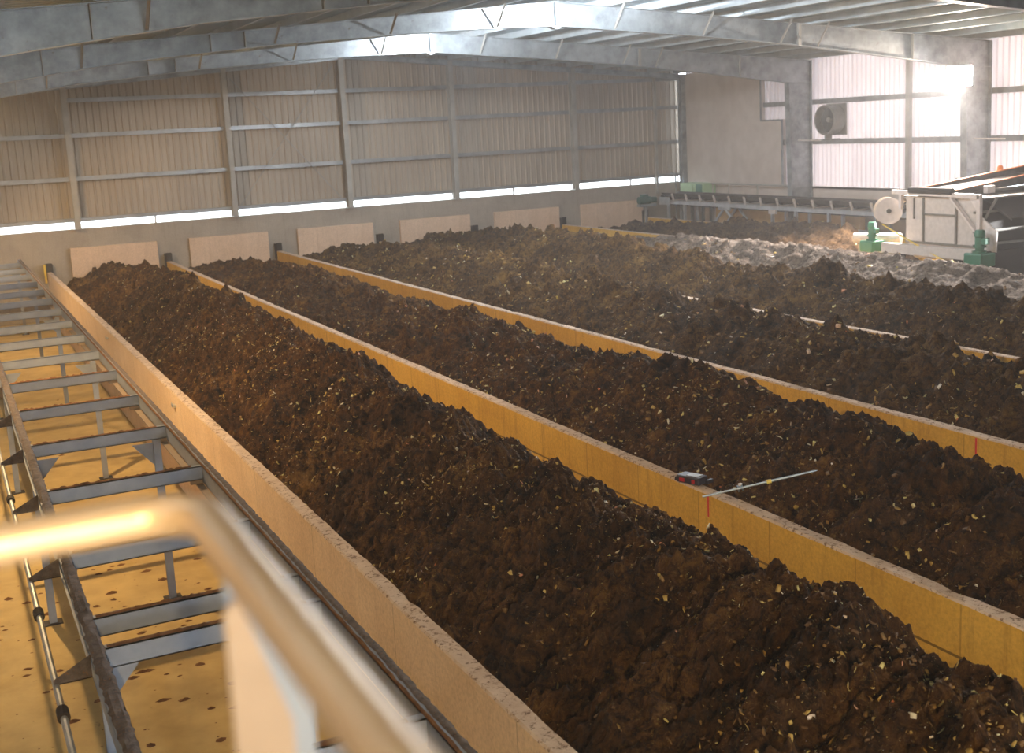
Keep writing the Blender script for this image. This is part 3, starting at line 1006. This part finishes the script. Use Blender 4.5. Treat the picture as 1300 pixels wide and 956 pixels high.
# loose dirt under the gantry
rg = np.random.default_rng(5)
g = MB()
for k in range(230):
    x = rg.uniform(-.3, 3.1); y = rg.uniform(10.5, 30) if k > 160 else rg.uniform(10.5, 17)
    s = .01 + .06 * rg.random() ** 3
    n = 6; a0 = rg.uniform(0, 6)
    ring = [(x + s * rg.uniform(.5, 1.1) * math.cos(a0 + 6.283 * i / n) * 1.5, y + s * rg.uniform(.5, 1.1) * math.sin(a0 + 6.283 * i / n), FL + .001) for i in range(n)]
    g.add(ring + [(x, y, FL + s * .45)], [(i, (i + 1) % n, n) for i in range(n)])
tag(obj('spilled_compost', g, M['rust']), 'dark crumbs of compost spilled on the floor under the gantry', 'compost', kind='stuff')

# ------------------------------------------------------------------ viewing platform with handrail round the camera
pf = thing('viewing_platform', 'small raised platform with a bent galvanised handrail, close in front of the viewer', 'platform', (-.5, -.5, FL))
hz = -.352; hy = 1.15; hx = .197
r = .0205
cx_, cy_ = hx - .045, hy - .045
pts = [(-1.35, hy, hz - .003), (-.2, hy, hz - .003), (hx - .06, hy, hz)]
for k in range(0, 7):
    a = math.pi / 2 - math.pi / 2 * k / 6
    pts.append((hx - .06 + .06 * math.cos(a), hy - .06 + .06 * math.sin(a), hz))
pts += [(hx, hy - .12, hz), (hx, -.2, hz), (hx, -2.4, hz)]
obj('handrail', MB().tube(pts, r, 24), M['pipe'], pf, smooth=True)
lo = [(x, y, z - .5) for x, y, z in pts]
# posts under the rail
g = MB()
obj('platform_deck', MB().box(-1.4, hx + .03, -2.6, hy + .04, -1.56, -1.50), M['steel'], pf)
for k, (x, y) in enumerate(((hx - .025, 1.02), (hx, -.9), (-1.3, hy))):
    if k == 0:
        g = MB().prism([(.19, -.42), (.204, -.408), (.245, -.54), (.245, -1.5), (.19, -1.5)], 1, 1.035, 1.041)
        obj('rail_post', g, M['tin'], pf)
        g = MB().prism([(.2, -.385), (.275, -.51), (.275, -1.5), (.2, -1.5)], 1, 1.075, 1.083)
        obj('stiffening_plate', g, M['paint'], pf)
    else:
        obj('rail_post', MB().tube([(x, y, hz), (x, y, -1.5)], .021, 16), M['pipe'], pf, smooth=True)
for x, y in ((-1.3, -2.4), (.1, -2.4), (-1.3, 1.0), (.1, 1.0)):
    obj('support_post', MB().box(x - .05, x + .05, y - .05, y + .05, FL, -1.56), M['paint'], pf)

# ------------------------------------------------------------------ lamps
def floodlight(name, label, c, dirn, size, lens, w=.4, h=.3, stem=None):
    t = thing(name, label, 'floodlight', c, None)
    c = Vector(c); d = Vector(dirn).normalized()
    side = d.cross(Vector((0, 0, 1)))
    side = Vector((1, 0, 0)) if side.length < .01 else side.normalized()
    up = side.cross(d)

    def q(a, b, e): return c + side * a + up * b + d * e
    g = MB()
    vs = [q(-w / 2, -h / 2, 0), q(w / 2, -h / 2, 0), q(w / 2, h / 2, 0), q(-w / 2, h / 2, 0),
          q(-w / 4, -h / 4, -.16), q(w / 4, -h / 4, -.16), q(w / 4, h / 4, -.16), q(-w / 4, h / 4, -.16)]
    g.add(vs, [(0, 1, 5, 4), (1, 2, 6, 5), (2, 3, 7, 6), (3, 0, 4, 7), (4, 5, 6, 7), (0, 3, 2, 1)])
    obj('housing', g, M['frame'], t)
    g = MB().add([q(-w / 2 + .02, -h / 2 + .02, .012), q(w / 2 - .02, -h / 2 + .02, .012), q(w / 2 - .02, h / 2 - .02, .012), q(-w / 2 + .02, h / 2 - .02, .012),
                  q(-w / 2 + .02, -h / 2 + .02, .002), q(w / 2 - .02, -h / 2 + .02, .002), q(w / 2 - .02, h / 2 - .02, .002), q(-w / 2 + .02, h / 2 - .02, .002)],
                 [(0, 1, 2, 3), (7, 6, 5, 4), (0, 4, 5, 1), (1, 5, 6, 2), (2, 6, 7, 3), (3, 7, 4, 0)])
    obj('lens', g, lens, t)
    g = MB().tube([q(0, 0, -.1), q(0, 0, -.1) + Vector((0, 0, stem if stem else .3))], .018, 8)
    obj('mounting_arm', g, M['frame'], t)
    return t


def light(name, kind, loc, power, color, size=.2, dirn=None, spot=None, blend=.5, sy=None):
    l = bpy.data.lights.new(name, kind); l.energy = power; l.color = color
    if kind == 'AREA':
        l.size = size
        if sy: l.shape = 'RECTANGLE'; l.size_y = sy
    elif kind in ('POINT', 'SPOT'):
        l.shadow_soft_size = size
    if kind == 'SPOT':
        l.spot_size = math.radians(spot); l.spot_blend = blend
    o = bpy.data.objects.new(name, l); COL.objects.link(o); o.location = loc
    if dirn is not None:
        o.rotation_euler = Vector(dirn).to_track_quat('-Z', 'Y').to_euler()
    return o


# the glaring lamp beside the middle frame's right column
LP = Vector((28.0, 26.62, .84))
floodlight('floodlight', 'glaring white floodlight hung beside the middle frame\'s right column', LP, (-.75, -.62, -.25), .4, M['lens'], .72, .62, .45)
light('floodlight_beam', 'SPOT', LP + Vector((-.10, -.09, -.04)), 2000, (1, .76, .56), .14, (-.75, -.62, -.25), 168, .6)
light('floodlight_spill', 'POINT', LP + Vector((.25, -.25, .1)), 30, (1, .66, .42), .10)
light('floodlight_throw', 'SPOT', LP + Vector((-.12, -.06, -.06)), 13000, (1, .88, .80), .14, (-.85, -.12, -.52), 104, .5)
# ridge lamps, one in each frame bay
for k, y in enumerate((24.2, 32.2, 39.8)):
    c = Vector((RX, y, 2.88))
    tt = floodlight('ridge_lamp', ['white lamp under the ridge between the nearest and middle frames', 'white lamp under the ridge between the middle and far frames', 'white lamp under the ridge beside the gable wall'][k],
                    c, (0, 0.02, -1), .3, M['lens_cool'], .34, .34, .3)
    light('ridge_lamp_light', 'POINT', c + Vector((0, 0, -.10)), (1700, 1400, 130)[k], (.86, .93, 1), .12)
# warm lamps at the left eave
for k, (y, pw) in enumerate(((19.02, 1000), (35.75, 800))):
    c = Vector((.05, y, 1.08 if k == 0 else .95))
    floodlight('eave_lamp', ['warm yellow lamp on the nearest frame at the left eave', 'warm yellow lamp on the far frame at the left eave'][k], c, (.8, -.1, -.6), .3, M['lens_warm'], .36, .3, .3)
    light('eave_lamp_light', 'SPOT', c + Vector((.09, -.02, -.07)), pw * 2.3, (1, .64, .28), .07, (.62, .0, -.8), 150, .35)
# unseen warm lamp behind the camera, at the left
a_, e_ = math.radians(21), math.radians(-28)
light('rear_lamp_light', 'SPOT', (-1.0, -7.4, 1.7), 5600, (1, .66, .26), .12, (math.sin(a_) * math.cos(e_), math.cos(a_) * math.cos(e_), math.sin(e_)), 66, .4)
light('opening_fill', 'AREA', (5.0, YF - .2, -2.2), 45, (.72, .84, 1), 7.6, (0, 1, .05), sy=6.4)  # added area fill light in the unseen opening, standing in for daylight

# ------------------------------------------------------------------ fan, tube, green cabinet, handrail on the side wall
t = thing('exhaust_fan', 'round grey exhaust fan duct fixed to the side wall above the conveyor', 'fan', (XR, 34.1, -.3))
obj('mounting_plate', MB().box(XR - .05, XR - .0, 33.6, 34.65, -.86, .27), M['fan'], t)
obj('duct', MB().lathe((XR - .05, 34.12, -.30), (-1, 0, 0), [(0, .50), (.48, .50), (.52, .54), (.55, .54), (.55, .49), (.1, .46)], 40), M['fan'], t, smooth=True)
g = MB().lathe((XR - .3, 34.12, -.30), (-1, 0, 0), [(0, .46), (.01, .46), (.01, .001)], 40)
obj('inner_shroud', g, M['fan_dark'], t)
for k in range(5):
    a = 2 * math.pi * k / 5
    g = MB(); c0 = Vector((XR - .36, 34.12, -.30)); e = Vector((0, math.cos(a), math.sin(a))); f_ = Vector((0, -math.sin(a), math.cos(a)))
    g.add([c0 + e * .07 - f_ * .03, c0 + e * .44 - f_ * .10 + Vector((-.05, 0, 0)), c0 + e * .44 + f_ * .10, c0 + e * .07 + f_ * .03 + Vector((.02, 0, 0))], [(0, 1, 2, 3)])
    m_ = g; o = obj('blade', m_, M['fan_dark'], t); s_ = o.modifiers.new('t', 'SOLIDIFY'); s_.thickness = .008
obj('hub', MB().lathe((XR - .30, 34.12, -.30), (-1, 0, 0), [(0, .09), (.12, .09), (.14, .06), (.14, .001)], 20), M['fan'], t)
g = MB().box(XR - .5, XR, 33.95, 34.3, -1.02, -.98); g.beam((XR - .42, 34.12, -.98), (XR - .42, 34.12, -.78), .06, .3)
obj('support_bracket', g, M['fan'], t)
tag(obj('white_pipe', MB().tube([(29.25, 35.95, -1.0), (29.25, 34.3, -1.02)], .028, 10), M['reel'], smooth=True), 'thin white tube lamp running from the far frame\'s column to the fan', 'tube lamp', 'white pipes along the side wall')  # plain white wall pipe, gives no light
tag(obj('white_pipe', MB().tube([(29.25, 27.45, -1.06), (29.25, 26.0, -1.085)], .022, 10), M['reel'], smooth=True), 'thin white tube lamp behind the middle frame\'s column', 'tube lamp', 'white pipes along the side wall')
t = thing('control_cabinet', 'pale green control cabinet in the corner behind the conveyor', 'cabinet', (29.45, 42.5, -3.25))
obj('body', MB().box(29.15, XR - .06, 41.6, 43.3, -3.25, -2.72), M['pale_green'], t, bevel=.01)
obj('door', MB().box(29.13, 29.15, 42.35, 43.25, -3.22, -2.75), M['pale_green'], t)
obj('vent_panel', MB().box(29.13, 29.15, 41.65, 42.1, -3.22, -2.75), M['green'], t)
for x in (29.25, 29.65):
    for y in (41.75, 43.15): obj('leg', MB().box(x - .05, x + .05, y - .05, y + .05, FL, -3.25), M['frame'], t)
# walkway rail in front of the masonry
t = thing('guard_rail', 'low dark guard rail standing before the masonry wall behind the conveyor', 'guard rail', (29.5, 38.5, FL))
obj('top_rail', MB().tube([(29.45, 41.4, -2.72), (29.45, 36.3, -2.72)], .035, 8), M['column'], t)
for y in (41.3, 40.2, 38.3, 36.4):
    obj('post', MB().tube([(29.45, y, FL), (29.45, y, -2.74)], .03, 8), M['column'], t)
tag(obj('standpipe', MB().tube([(29.2, 43.7, FL), (29.2, 43.7, -2.6), (29.2, 43.75, -2.35), (29.1, 43.9, -2.3)], .04, 10), M['frame'], smooth=True), 'thin grey pipe rising in the room\'s far corner', 'pipe')

# ------------------------------------------------------------------ long belt conveyor along the side wall
t = thing('belt_conveyor', 'long raised belt conveyor with white idler brackets along the side wall', 'conveyor', (28.2, 35, FL))
cy0, cy1 = 25.4, 42.7
cz = -3.42
for x in (27.98, 28.62):
    g = MB().box(x - .03, x + .03, cy0, cy1, cz - .07, cz + .07)
    g.box(x - .07, x + .07, cy0, cy1, cz - .075, cz - .063); g.box(x - .07, x + .07, cy0, cy1, cz + .063, cz + .075)
    obj('side_beam', g, M['steel'], t)
# troughed carrying belt, and return belt
g = MB(); pr = [(27.86, .36), (28.08, .20), (28.52, .20), (28.74, .36), (28.74, .38), (28.52, .225), (28.08, .225), (27.86, .385)]
g.prism([(x, cz + z) for x, z in pr], 1, cy0 + .1, cy1 + .1)
g.prism([(28.02, cz - .13), (28.58, cz - .13), (28.58, cz - .11), (28.02, cz - .11)], 1, cy0 + .3, cy1 - .2)
obj('belt', g, M['belt'], t)
y = 41.98
while y > cy0 + .3:
    g = MB()
    g.beam((27.93, y, cz + .07), (27.84, y, cz + .37), .09, .05)
    g.beam((28.67, y, cz + .07), (28.76, y, cz + .37), .09, .05)
    g.box(27.95, 28.65, y - .03, y + .03, cz + .07, cz + .11)
    ob = obj('idler_bracket', g, M['white'], t)
    g = MB()
    g.tube([(28.1, y, cz + .15), (28.5, y, cz + .15)], .045, 10); g.tube([(28.05, y, cz + .16), (27.86, y, cz + .30)], .04, 10); g.tube([(28.55, y, cz + .16), (28.74, y, cz + .30)], .04, 10)
    obj('idler_roller', g, M['dark'], ob)
    y -= .983
# dirt curtain under the belt edge (a side skirt plate)
obj('skirt_plate', MB().box(28.66, 28.68, cy0, cy1, cz + .07, cz + .22), M['belt'], t)
obj('head_drum', MB().lathe((27.9, cy1 + .08, cz + .1), (1, 0, 0), [(0, .001), (0, .2), (.8, .2), (.8, .001)], 24), M['dark'], t, smooth=True)
obj('drive_plate', MB().box(27.84, 27.88, cy1 - .5, cy1 + .25, cz - .12, cz + .2), M['steel'], t)
for y in (42.45, 41.25, 35.5, 34.17, 32.4, 30.1, 27.6):
    for x in (27.98, 28.62):
        g = MB().box(x - .05, x + .05, y - .05, y + .05, FL, cz - .07)
        obj('leg', g, M['steel'], t)
for x in (27.98, 28.62):
    g = MB(); g.beam((x, 38.5, cz - .1), (x, 39.55, cz - 1.1), .06, .09); g.beam((x, 38.5, cz - .1), (x, 37.3, cz - 1.1), .06, .09)
    g.box(x - .02, x + .02, 38.1, 38.9, cz - .2, cz - .05)
    obj('leg_brace', g, M['steel'], t)
    obj('leg', MB().box(x - .05, x + .05, 37.2, 37.32, FL, cz - 1.0).box(x - .05, x + .05, 39.5, 39.62, FL, cz - 1.0), M['steel'], t)
    obj('cross_frame', MB().box(x - .03, x + .03, 30.1, 32.4, cz - .75, cz - .67), M['steel'], t)
obj('junction_box', MB().box(27.86, 27.95, 35.2, 35.6, cz - .22, cz - .07), M['white'], t)
t = thing('gear_motor', 'dark green gear motor at the conveyor\'s far end', 'motor', (27.45, 43.2, -3.6))
obj('body', MB().lathe((27.0, 43.25, -3.33), (1, 0, 0), [(0, .001), (0, .16), (.55, .16), (.6, .12), (.85, .12), (.85, .001)], 20), M['dark_green'], t, smooth=True)
obj('terminal_box', MB().box(27.15, 27.4, 43.1, 43.4, -3.19, -3.08), M['dark_green'], t)
obj('mounting_bracket', MB().box(27.0, 27.8, 43.1, 43.4, -3.6, -3.49).box(27.3, 27.4, 43.2, 43.3, FL, -3.6), M['frame'], t)
t = tag(obj('pit_wall', MB().box(29.0, 29.25, 32.0, 40.5, FL, -3.62), M['tan']), 'low tan block wall behind the legs of the long conveyor', 'low wall', None, 'thing')

# ------------------------------------------------------------------ turning machine straddling the sixth bay
mx0, mx1 = 23.92, 27.55
my0, my1 = 21.95, 24.85
mc = thing('turning_machine', 'big off-white compost turning machine on the bay walls with a belt on top', 'machine', (25.7, 23.4, ZT))
# rails it rides on sit on the wall tops: wheels
for x in (WX[5] - WT / 2, WX[6] - WT / 2):
    for y in (22.4, 24.4):
        obj('wheel', MB().lathe((x - .05, y, ZT + .15), (1, 0, 0), [(0, .001), (0, .15), (.1, .15), (.1, .001)], 20), M['dark'], mc, smooth=True)
    obj('end_carriage', MB().box(x - .1, x + .14, my0 - .1, my1 + .2, ZT + .16, ZT + .42), M['white'], mc)
# near side panels
g = MB().box(mx0 + .03, mx0 + .06, my0 + .06, my1 - .25, -3.62, -2.40)
obj('side_panel', g, M['white'], mc)
g = MB().box(mx0 - .01, mx0 + .03, my0 + .05, my1 - .28, -3.66, -3.60)
for y in (22.80, 23.95): g.box(mx0 - .01, mx0 + .03, y - .03, y + .03, -3.62, -2.42)
g.box(mx0 - .01, mx0 + .03, 22.80, 23.95, -2.88, -2.83)
g.box(mx0 - .01, mx0 + .03, 24.28, 24.31, -3.0, -2.42)
obj('panel_frame', g, M['fan'], mc)
g = MB().prism([(21.95, -3.66), (24.5, -3.66), (24.5, -3.85), (24.25, -4.05), (23.6, -4.05), (23.4, -3.95), (23.2, -4.05), (21.95, -4.05)], 0, mx0 + .02, mx0 + .08)
obj('lower_skirt', g, M['white'], mc)
# white portal frame in front of the panels
g = MB(); fx = mx0 - .06
g.beam((fx, my0, -2.33), (fx, my1 + .15, -2.28), .1, .11)
g.beam((fx, my0 + .02, -2.3), (fx, my0 + .02, -3.72), .1, .11, up=(0, 1, 0))
g.beam((fx, my1 - .15, -2.3), (fx, my1 - .15, -2.75), .09, .1, up=(0, 1, 0))
obj('outer_frame', g, M['reel'], mc)
g = MB().beam((fx, my0 + .95, -2.38), (fx, my0 + .06, -3.28), .05, .13, up=(1, 0, 0)); obj('diagonal_brace', g, M['reel'], mc)
g = MB().prism([(my0 + .35, -2.38), (my0 + .08, -2.38), (my0 + .08, -2.72)], 0, fx - .01, fx + .01); obj('gusset', g, M['reel'], mc)
g = MB().prism([(21.95, -2.84), (21.44, -3.20), (21.46, -3.72), (21.95, -3.72)], 0, mx0 - .02, mx0 + .02)
obj('guard_plate', g, M['reel'], mc)
# body: far side, back, top, front cross beams around the digging drum
obj('far_panel', MB().box(mx1 - .06, mx1, my0, my1, -3.9, -2.4), M['white'], mc)
obj('back_panel', MB().box(mx0 + .1, mx1, my1 - .3, my1 - .24, -3.6, -2.4), M['fan'], mc)
obj('top_plate', MB().box(mx0 + .05, mx1, my0 + .1, my1 - .1, -2.42, -2.38), M['fan'], mc)
g = MB()
for z in (-2.75, -3.25, -3.6): g.beam((mx0, my0 + .25, z), (mx1, my0 + .25, z - .03), .06, .06)
g.beam((mx0 + .1, my0 - .02, -2.9), (mx0 + .5, my0 - .02, -2.4), .05, .05)
obj('cross_rail', g, M['fan'], mc)
g = MB().box(mx0 + .06, mx1 - .06, my0 + .42, my0 + .46, -3.95, -2.42)
g.prism([(my0 + .42, -2.42), (my0 - .5, -2.9), (my0 - .5, -2.95), (my0 + .42, -2.5)], 0, mx0 + .5, mx1 - .06)
obj('dark_front_plate', g, M['dark'], mc)  # dark plate added where the machine's open front lies in shade
obj('lower_guard', MB().box(mx0 - .12, mx1 - .06, my0 - .35, my0 - .3, -5.2, -3.7), M['dark'], mc)
dr = obj('digging_drum', MB().lathe((mx0 + .12, 23.2, -3.45), (1, 0, 0), [(0, .001), (0, .38), (3.3, .38), (3.3, .001)], 28), M['dark'], mc, smooth=True)
for k in range(22):
    a = k * 2.4; x = mx0 + .25 + k * .145
    e = Vector((0, math.cos(a), math.sin(a)))
    c0 = Vector((x, 23.2, -3.45))
    obj('tine', MB().beam(c0 + e * .36, c0 + e * .68, .03, .1), M['fan'], dr)
# belt on top, running out over the long conveyor
bt = thing('transfer_conveyor', 'dark belt conveyor with orange edges sloping up across the turning machine\'s top', 'conveyor', (26.5, 24, -2.4))
a0 = Vector((mx0 - .10, 23.6, -2.28)); a1 = Vector((29.4, 23.6, -1.90))


def bl(f, dy, dz): return a0.lerp(a1, f) + Vector((0, dy, dz))


g = MB()
vs = []
for f in (0, 1):
    hh = .04 + .16 * min(1, f * 3)
    for dy, dz in ((-.9, .10), (-.5, .02), (.5, .02), (.9, .10), (.9, .07), (.5, -.01), (-.5, -.01), (-.9, .07)):
        vs.append(bl(f, dy * .75, (dz - .12 * f) * (.5 if f == 0 else 1)))
g.add(vs, [tuple(range(8))[::-1], tuple(range(8, 16))] + [(i, (i + 1) % 8, 8 + (i + 1) % 8, 8 + i) for i in range(8)])
obj('belt', g, M['belt'], bt)
for s in (-1, 1):
    yb = 23.6 + s * .70
    g = MB().add([(a0.x, yb - .02, a0.z - .02), (a1.x, yb - .02, a1.z - .20), (a1.x, yb - .02, a1.z + .20), (a0.x, yb - .02, a0.z + .06),
                  (a0.x, yb + .02, a0.z - .02), (a1.x, yb + .02, a1.z - .20), (a1.x, yb + .02, a1.z + .20), (a0.x, yb + .02, a0.z + .06)],
                 [(0, 1, 2, 3), (7, 6, 5, 4), (0, 4, 5, 1), (3, 2, 6, 7), (1, 5, 6, 2), (0, 3, 7, 4)])
    obj('side_board', g, M['belt'], bt)
    e = MB().beam((a0.x, yb, a0.z + .07), (a1.x, yb, a1.z + .21), .05, .03)
    o = obj('edge_strip', e, M['orange'], bt); o['label'] = 'orange edge strip'
    e = MB().beam((a0.x + .9, yb, a0.z - .06), (a1.x, yb, a1.z - .23), .07, .06)
    obj('support_rail', e, M['fan'], bt)
obj('tail_drum', MB().lathe((a0.x + .02, 22.85, a0.z + .06), (0, 1, 0), [(0, .001), (0, .09), (1.5, .09), (1.5, .001)], 18), M['dark'], bt, smooth=True)
obj('white_box', MB().box(24.85, 25.12, 22.62, 22.76, -2.33, -2.14), M['reel'], bt)
t = thing('beacon', 'small orange warning beacon on the sloping conveyor above the turning machine', 'beacon', (27.3, 24.4, -2.1))
obj('lens_cap', MB().lathe((27.3, 24.42, -1.93), (0, 0, 1), [(0, .001), (0, .085), (.12, .08), (.17, .05), (.18, .001)], 16), M['orange'], t, smooth=True)
obj('base', MB().lathe((27.3, 24.42, -1.99), (0, 0, 1), [(0, .001), (0, .06), (.06, .06), (.06, .001)], 16), M['dark'], t)
# cable reel
t = thing('cable_reel', 'large white cable reel on the corner of the turning machine', 'cable reel', (mx0, 25.0, -2.8))
ra = Vector((-.55, -.83, 0)).normalized()
rc = Vector((23.72, 25.02, -2.80))
obj('front_disc', MB().lathe(rc, ra, [(0, .001), (0, .37), (.03, .37), (.03, .06), (.02, .055)], 40), M['reel'], t, smooth=True)
obj('hub', MB().lathe(rc + ra * .02, ra, [(0, .07), (.05, .06), (.05, .001)], 20), M['fan_dark'], t, smooth=True)
obj('cable_winding', MB().lathe(rc - ra * .26, ra, [(0, .30), (.26, .30)], 40), M['yellow'], t, smooth=True)
obj('rear_disc', MB().lathe(rc - ra * .30, ra, [(0, .001), (0, .37), (.03, .37), (.03, .05)], 40), M['reel'], t, smooth=True)
obj('drive_box', MB().box(23.86, 24.2, 25.15, 25.5, -2.95, -2.65), M['fan'], t, bevel=.01)
obj('mounting_arm', MB().beam((24.0, 25.2, -2.8), (24.0, 24.7, -2.5), .08, .08), M['white'], t)
tag(obj('yellow_cable', MB().tube([(23.62, 25.15, -3.17), (23.55, 24.2, -3.50), (23.5, 23.3, -3.80), (23.45, 22.4, -4.10), (23.4, 21.5, -4.3)], .02, 8), M['yellow'], smooth=True),
    'taut yellow cable running down from the white reel', 'cable')


def gearmotor(c, label, s=1.0):
    x, y, z = c
    t = thing('gear_motor', label, 'motor', c)
    obj('gearbox', MB().box(x - .26 * s, x + .26 * s, y - .28 * s, y + .28 * s, z, z + .34 * s), M['green'], t, bevel=.03)
    obj('flange', MB().lathe((x, y, z + .34 * s), (0, 0, 1), [(0, .17 * s), (.05 * s, .17 * s), (.05 * s, .11 * s), (.14 * s, .11 * s), (.14 * s, .16 * s), (.18 * s, .16 * s)], 20), M['green'], t, smooth=True)
    obj('motor_body', MB().lathe((x, y, z + .5 * s), (0, 0, 1), [(0, .12 * s), (.24 * s, .12 * s), (.26 * s, .14 * s), (.38 * s, .13 * s), (.42 * s, .10 * s), (.42 * s, .001)], 20), M['green'], t, smooth=True)
    obj('terminal_box', MB().box(x - .06 * s, x + .1 * s, y - .23 * s, y - .10 * s, z + .56 * s, z + .72 * s), M['green'], t, bevel=.01)
    return t


gearmotor((23.62, 21.72, -4.06), 'green upright gear motor at the front corner of the turning machine')
gearmotor((24.3, 26.3, -4.06), 'green upright gear motor below the cable reel', .92)
t = thing('pipe_drum', 'horizontal white cylinder lying beyond the green motor below the reel', 'cylinder', (25.2, 27, -4.0))
obj('shell', MB().lathe((24.55, 27.3, -3.75), (.45, -.9, 0), [(0, .001), (0, .16), (1.4, .16), (1.4, .001)], 24), M['white'], t, smooth=True)
obj('saddle', MB().box(24.6, 24.8, 26.9, 27.2, -4.5, -3.85).box(24.85, 25.1, 26.3, 26.6, -4.5, -3.85), M['frame'], t)

# ------------------------------------------------------------------ daylight
w = bpy.data.worlds.new('World'); sc.world = w; w.use_nodes = True
nt = w.node_tree; nt.nodes.clear()
wo = nt.nodes.new('ShaderNodeOutputWorld'); bg = nt.nodes.new('ShaderNodeBackground')
bg.inputs['Color'].default_value = (.86, .92, 1, 1); bg.inputs['Strength'].default_value = 1.0
nt.links.new(bg.outputs[0], wo.inputs[0])
# thin haze filling the air
vsn = nt.nodes.new('ShaderNodeVolumeScatter')
vsn.inputs['Color'].default_value = (.92, .95, .98, 1); vsn.inputs['Density'].default_value = HAZE; vsn.inputs['Anisotropy'].default_value = .45
nt.links.new(vsn.outputs[0], wo.inputs['Volume'])
# bright overcast sky as a dome round the yard
g = MB(); R_ = 170.0; nu, nv = 32, 8
vs = [(15 + R_ * math.cos(a_ * 2 * math.pi / nu) * math.cos(e_ * math.pi / 2 / nv), 20 + R_ * math.sin(a_ * 2 * math.pi / nu) * math.cos(e_ * math.pi / 2 / nv), FL - 1 + R_ * .5 * math.sin(e_ * math.pi / 2 / nv))
      for e_ in range(nv + 1) for a_ in range(nu)]
fs = [(e_ * nu + a_, e_ * nu + (a_ + 1) % nu, (e_ + 1) * nu + (a_ + 1) % nu, (e_ + 1) * nu + a_) for e_ in range(nv) for a_ in range(nu)]
M['sky'] = mat_emit('overcast_sky', (.88, .94, 1), 4.5)
M['sky'].cycles.emission_sampling = 'NONE'
structure(obj('sky', g.add(vs, fs), M['sky']))
# added spot lamp outside, shining through the added side window onto the grey crest
el = math.radians(6.8); az = Vector((.98, -.2, 0)).normalized()     # towards the added spot lamp
sdir = Vector((az.x * math.cos(el), az.y * math.cos(el), math.sin(el)))
aim = Vector((21.6, 24.5, -3.62))
light('crest_spot', 'SPOT', aim + sdir * 70, CREST_POWER, (1, .96, .92), .35, -sdir, 26, .3)

# ------------------------------------------------------------------ lift everything so that the floor is z = 0
for o in list(bpy.data.objects):
    if o.parent is None:
        o.location.z += -FL

# ------------------------------------------------------------------ camera
F_PX, YAW, TILT, ROLL = 1501.57, .44576, .17802, -.05239
fw = Vector((math.sin(YAW) * math.cos(TILT), math.cos(YAW) * math.cos(TILT), -math.sin(TILT)))
rt = Vector((math.cos(YAW), -math.sin(YAW), 0)); up = rt.cross(fw)
r2 = rt * math.cos(ROLL) + up * math.sin(ROLL); u2 = -rt * math.sin(ROLL) + up * math.cos(ROLL)
cam = bpy.data.cameras.new('camera'); co = bpy.data.objects.new('camera', cam); COL.objects.link(co)
co.matrix_world = Matrix(((r2.x, u2.x, -fw.x, 0), (r2.y, u2.y, -fw.y, 0), (r2.z, u2.z, -fw.z, -FL), (0, 0, 0, 1)))
cam.sensor_width = 36; cam.lens = 36 * F_PX / 1300; cam.shift_y = -45 / 1300
cam.clip_start = .05; cam.clip_end = 400
cam.dof.use_dof = True; cam.dof.focus_distance = 13.0; cam.dof.aperture_fstop = 2.8
sc.camera = co

sc.view_settings.view_transform = 'Standard'; sc.view_settings.look = 'None'
sc.view_settings.exposure = 0.0; sc.view_settings.gamma = 1.0
sc.view_settings.use_curve_mapping = False
sc.cycles.max_bounces = 6
sc.cycles.volume_bounces = 1
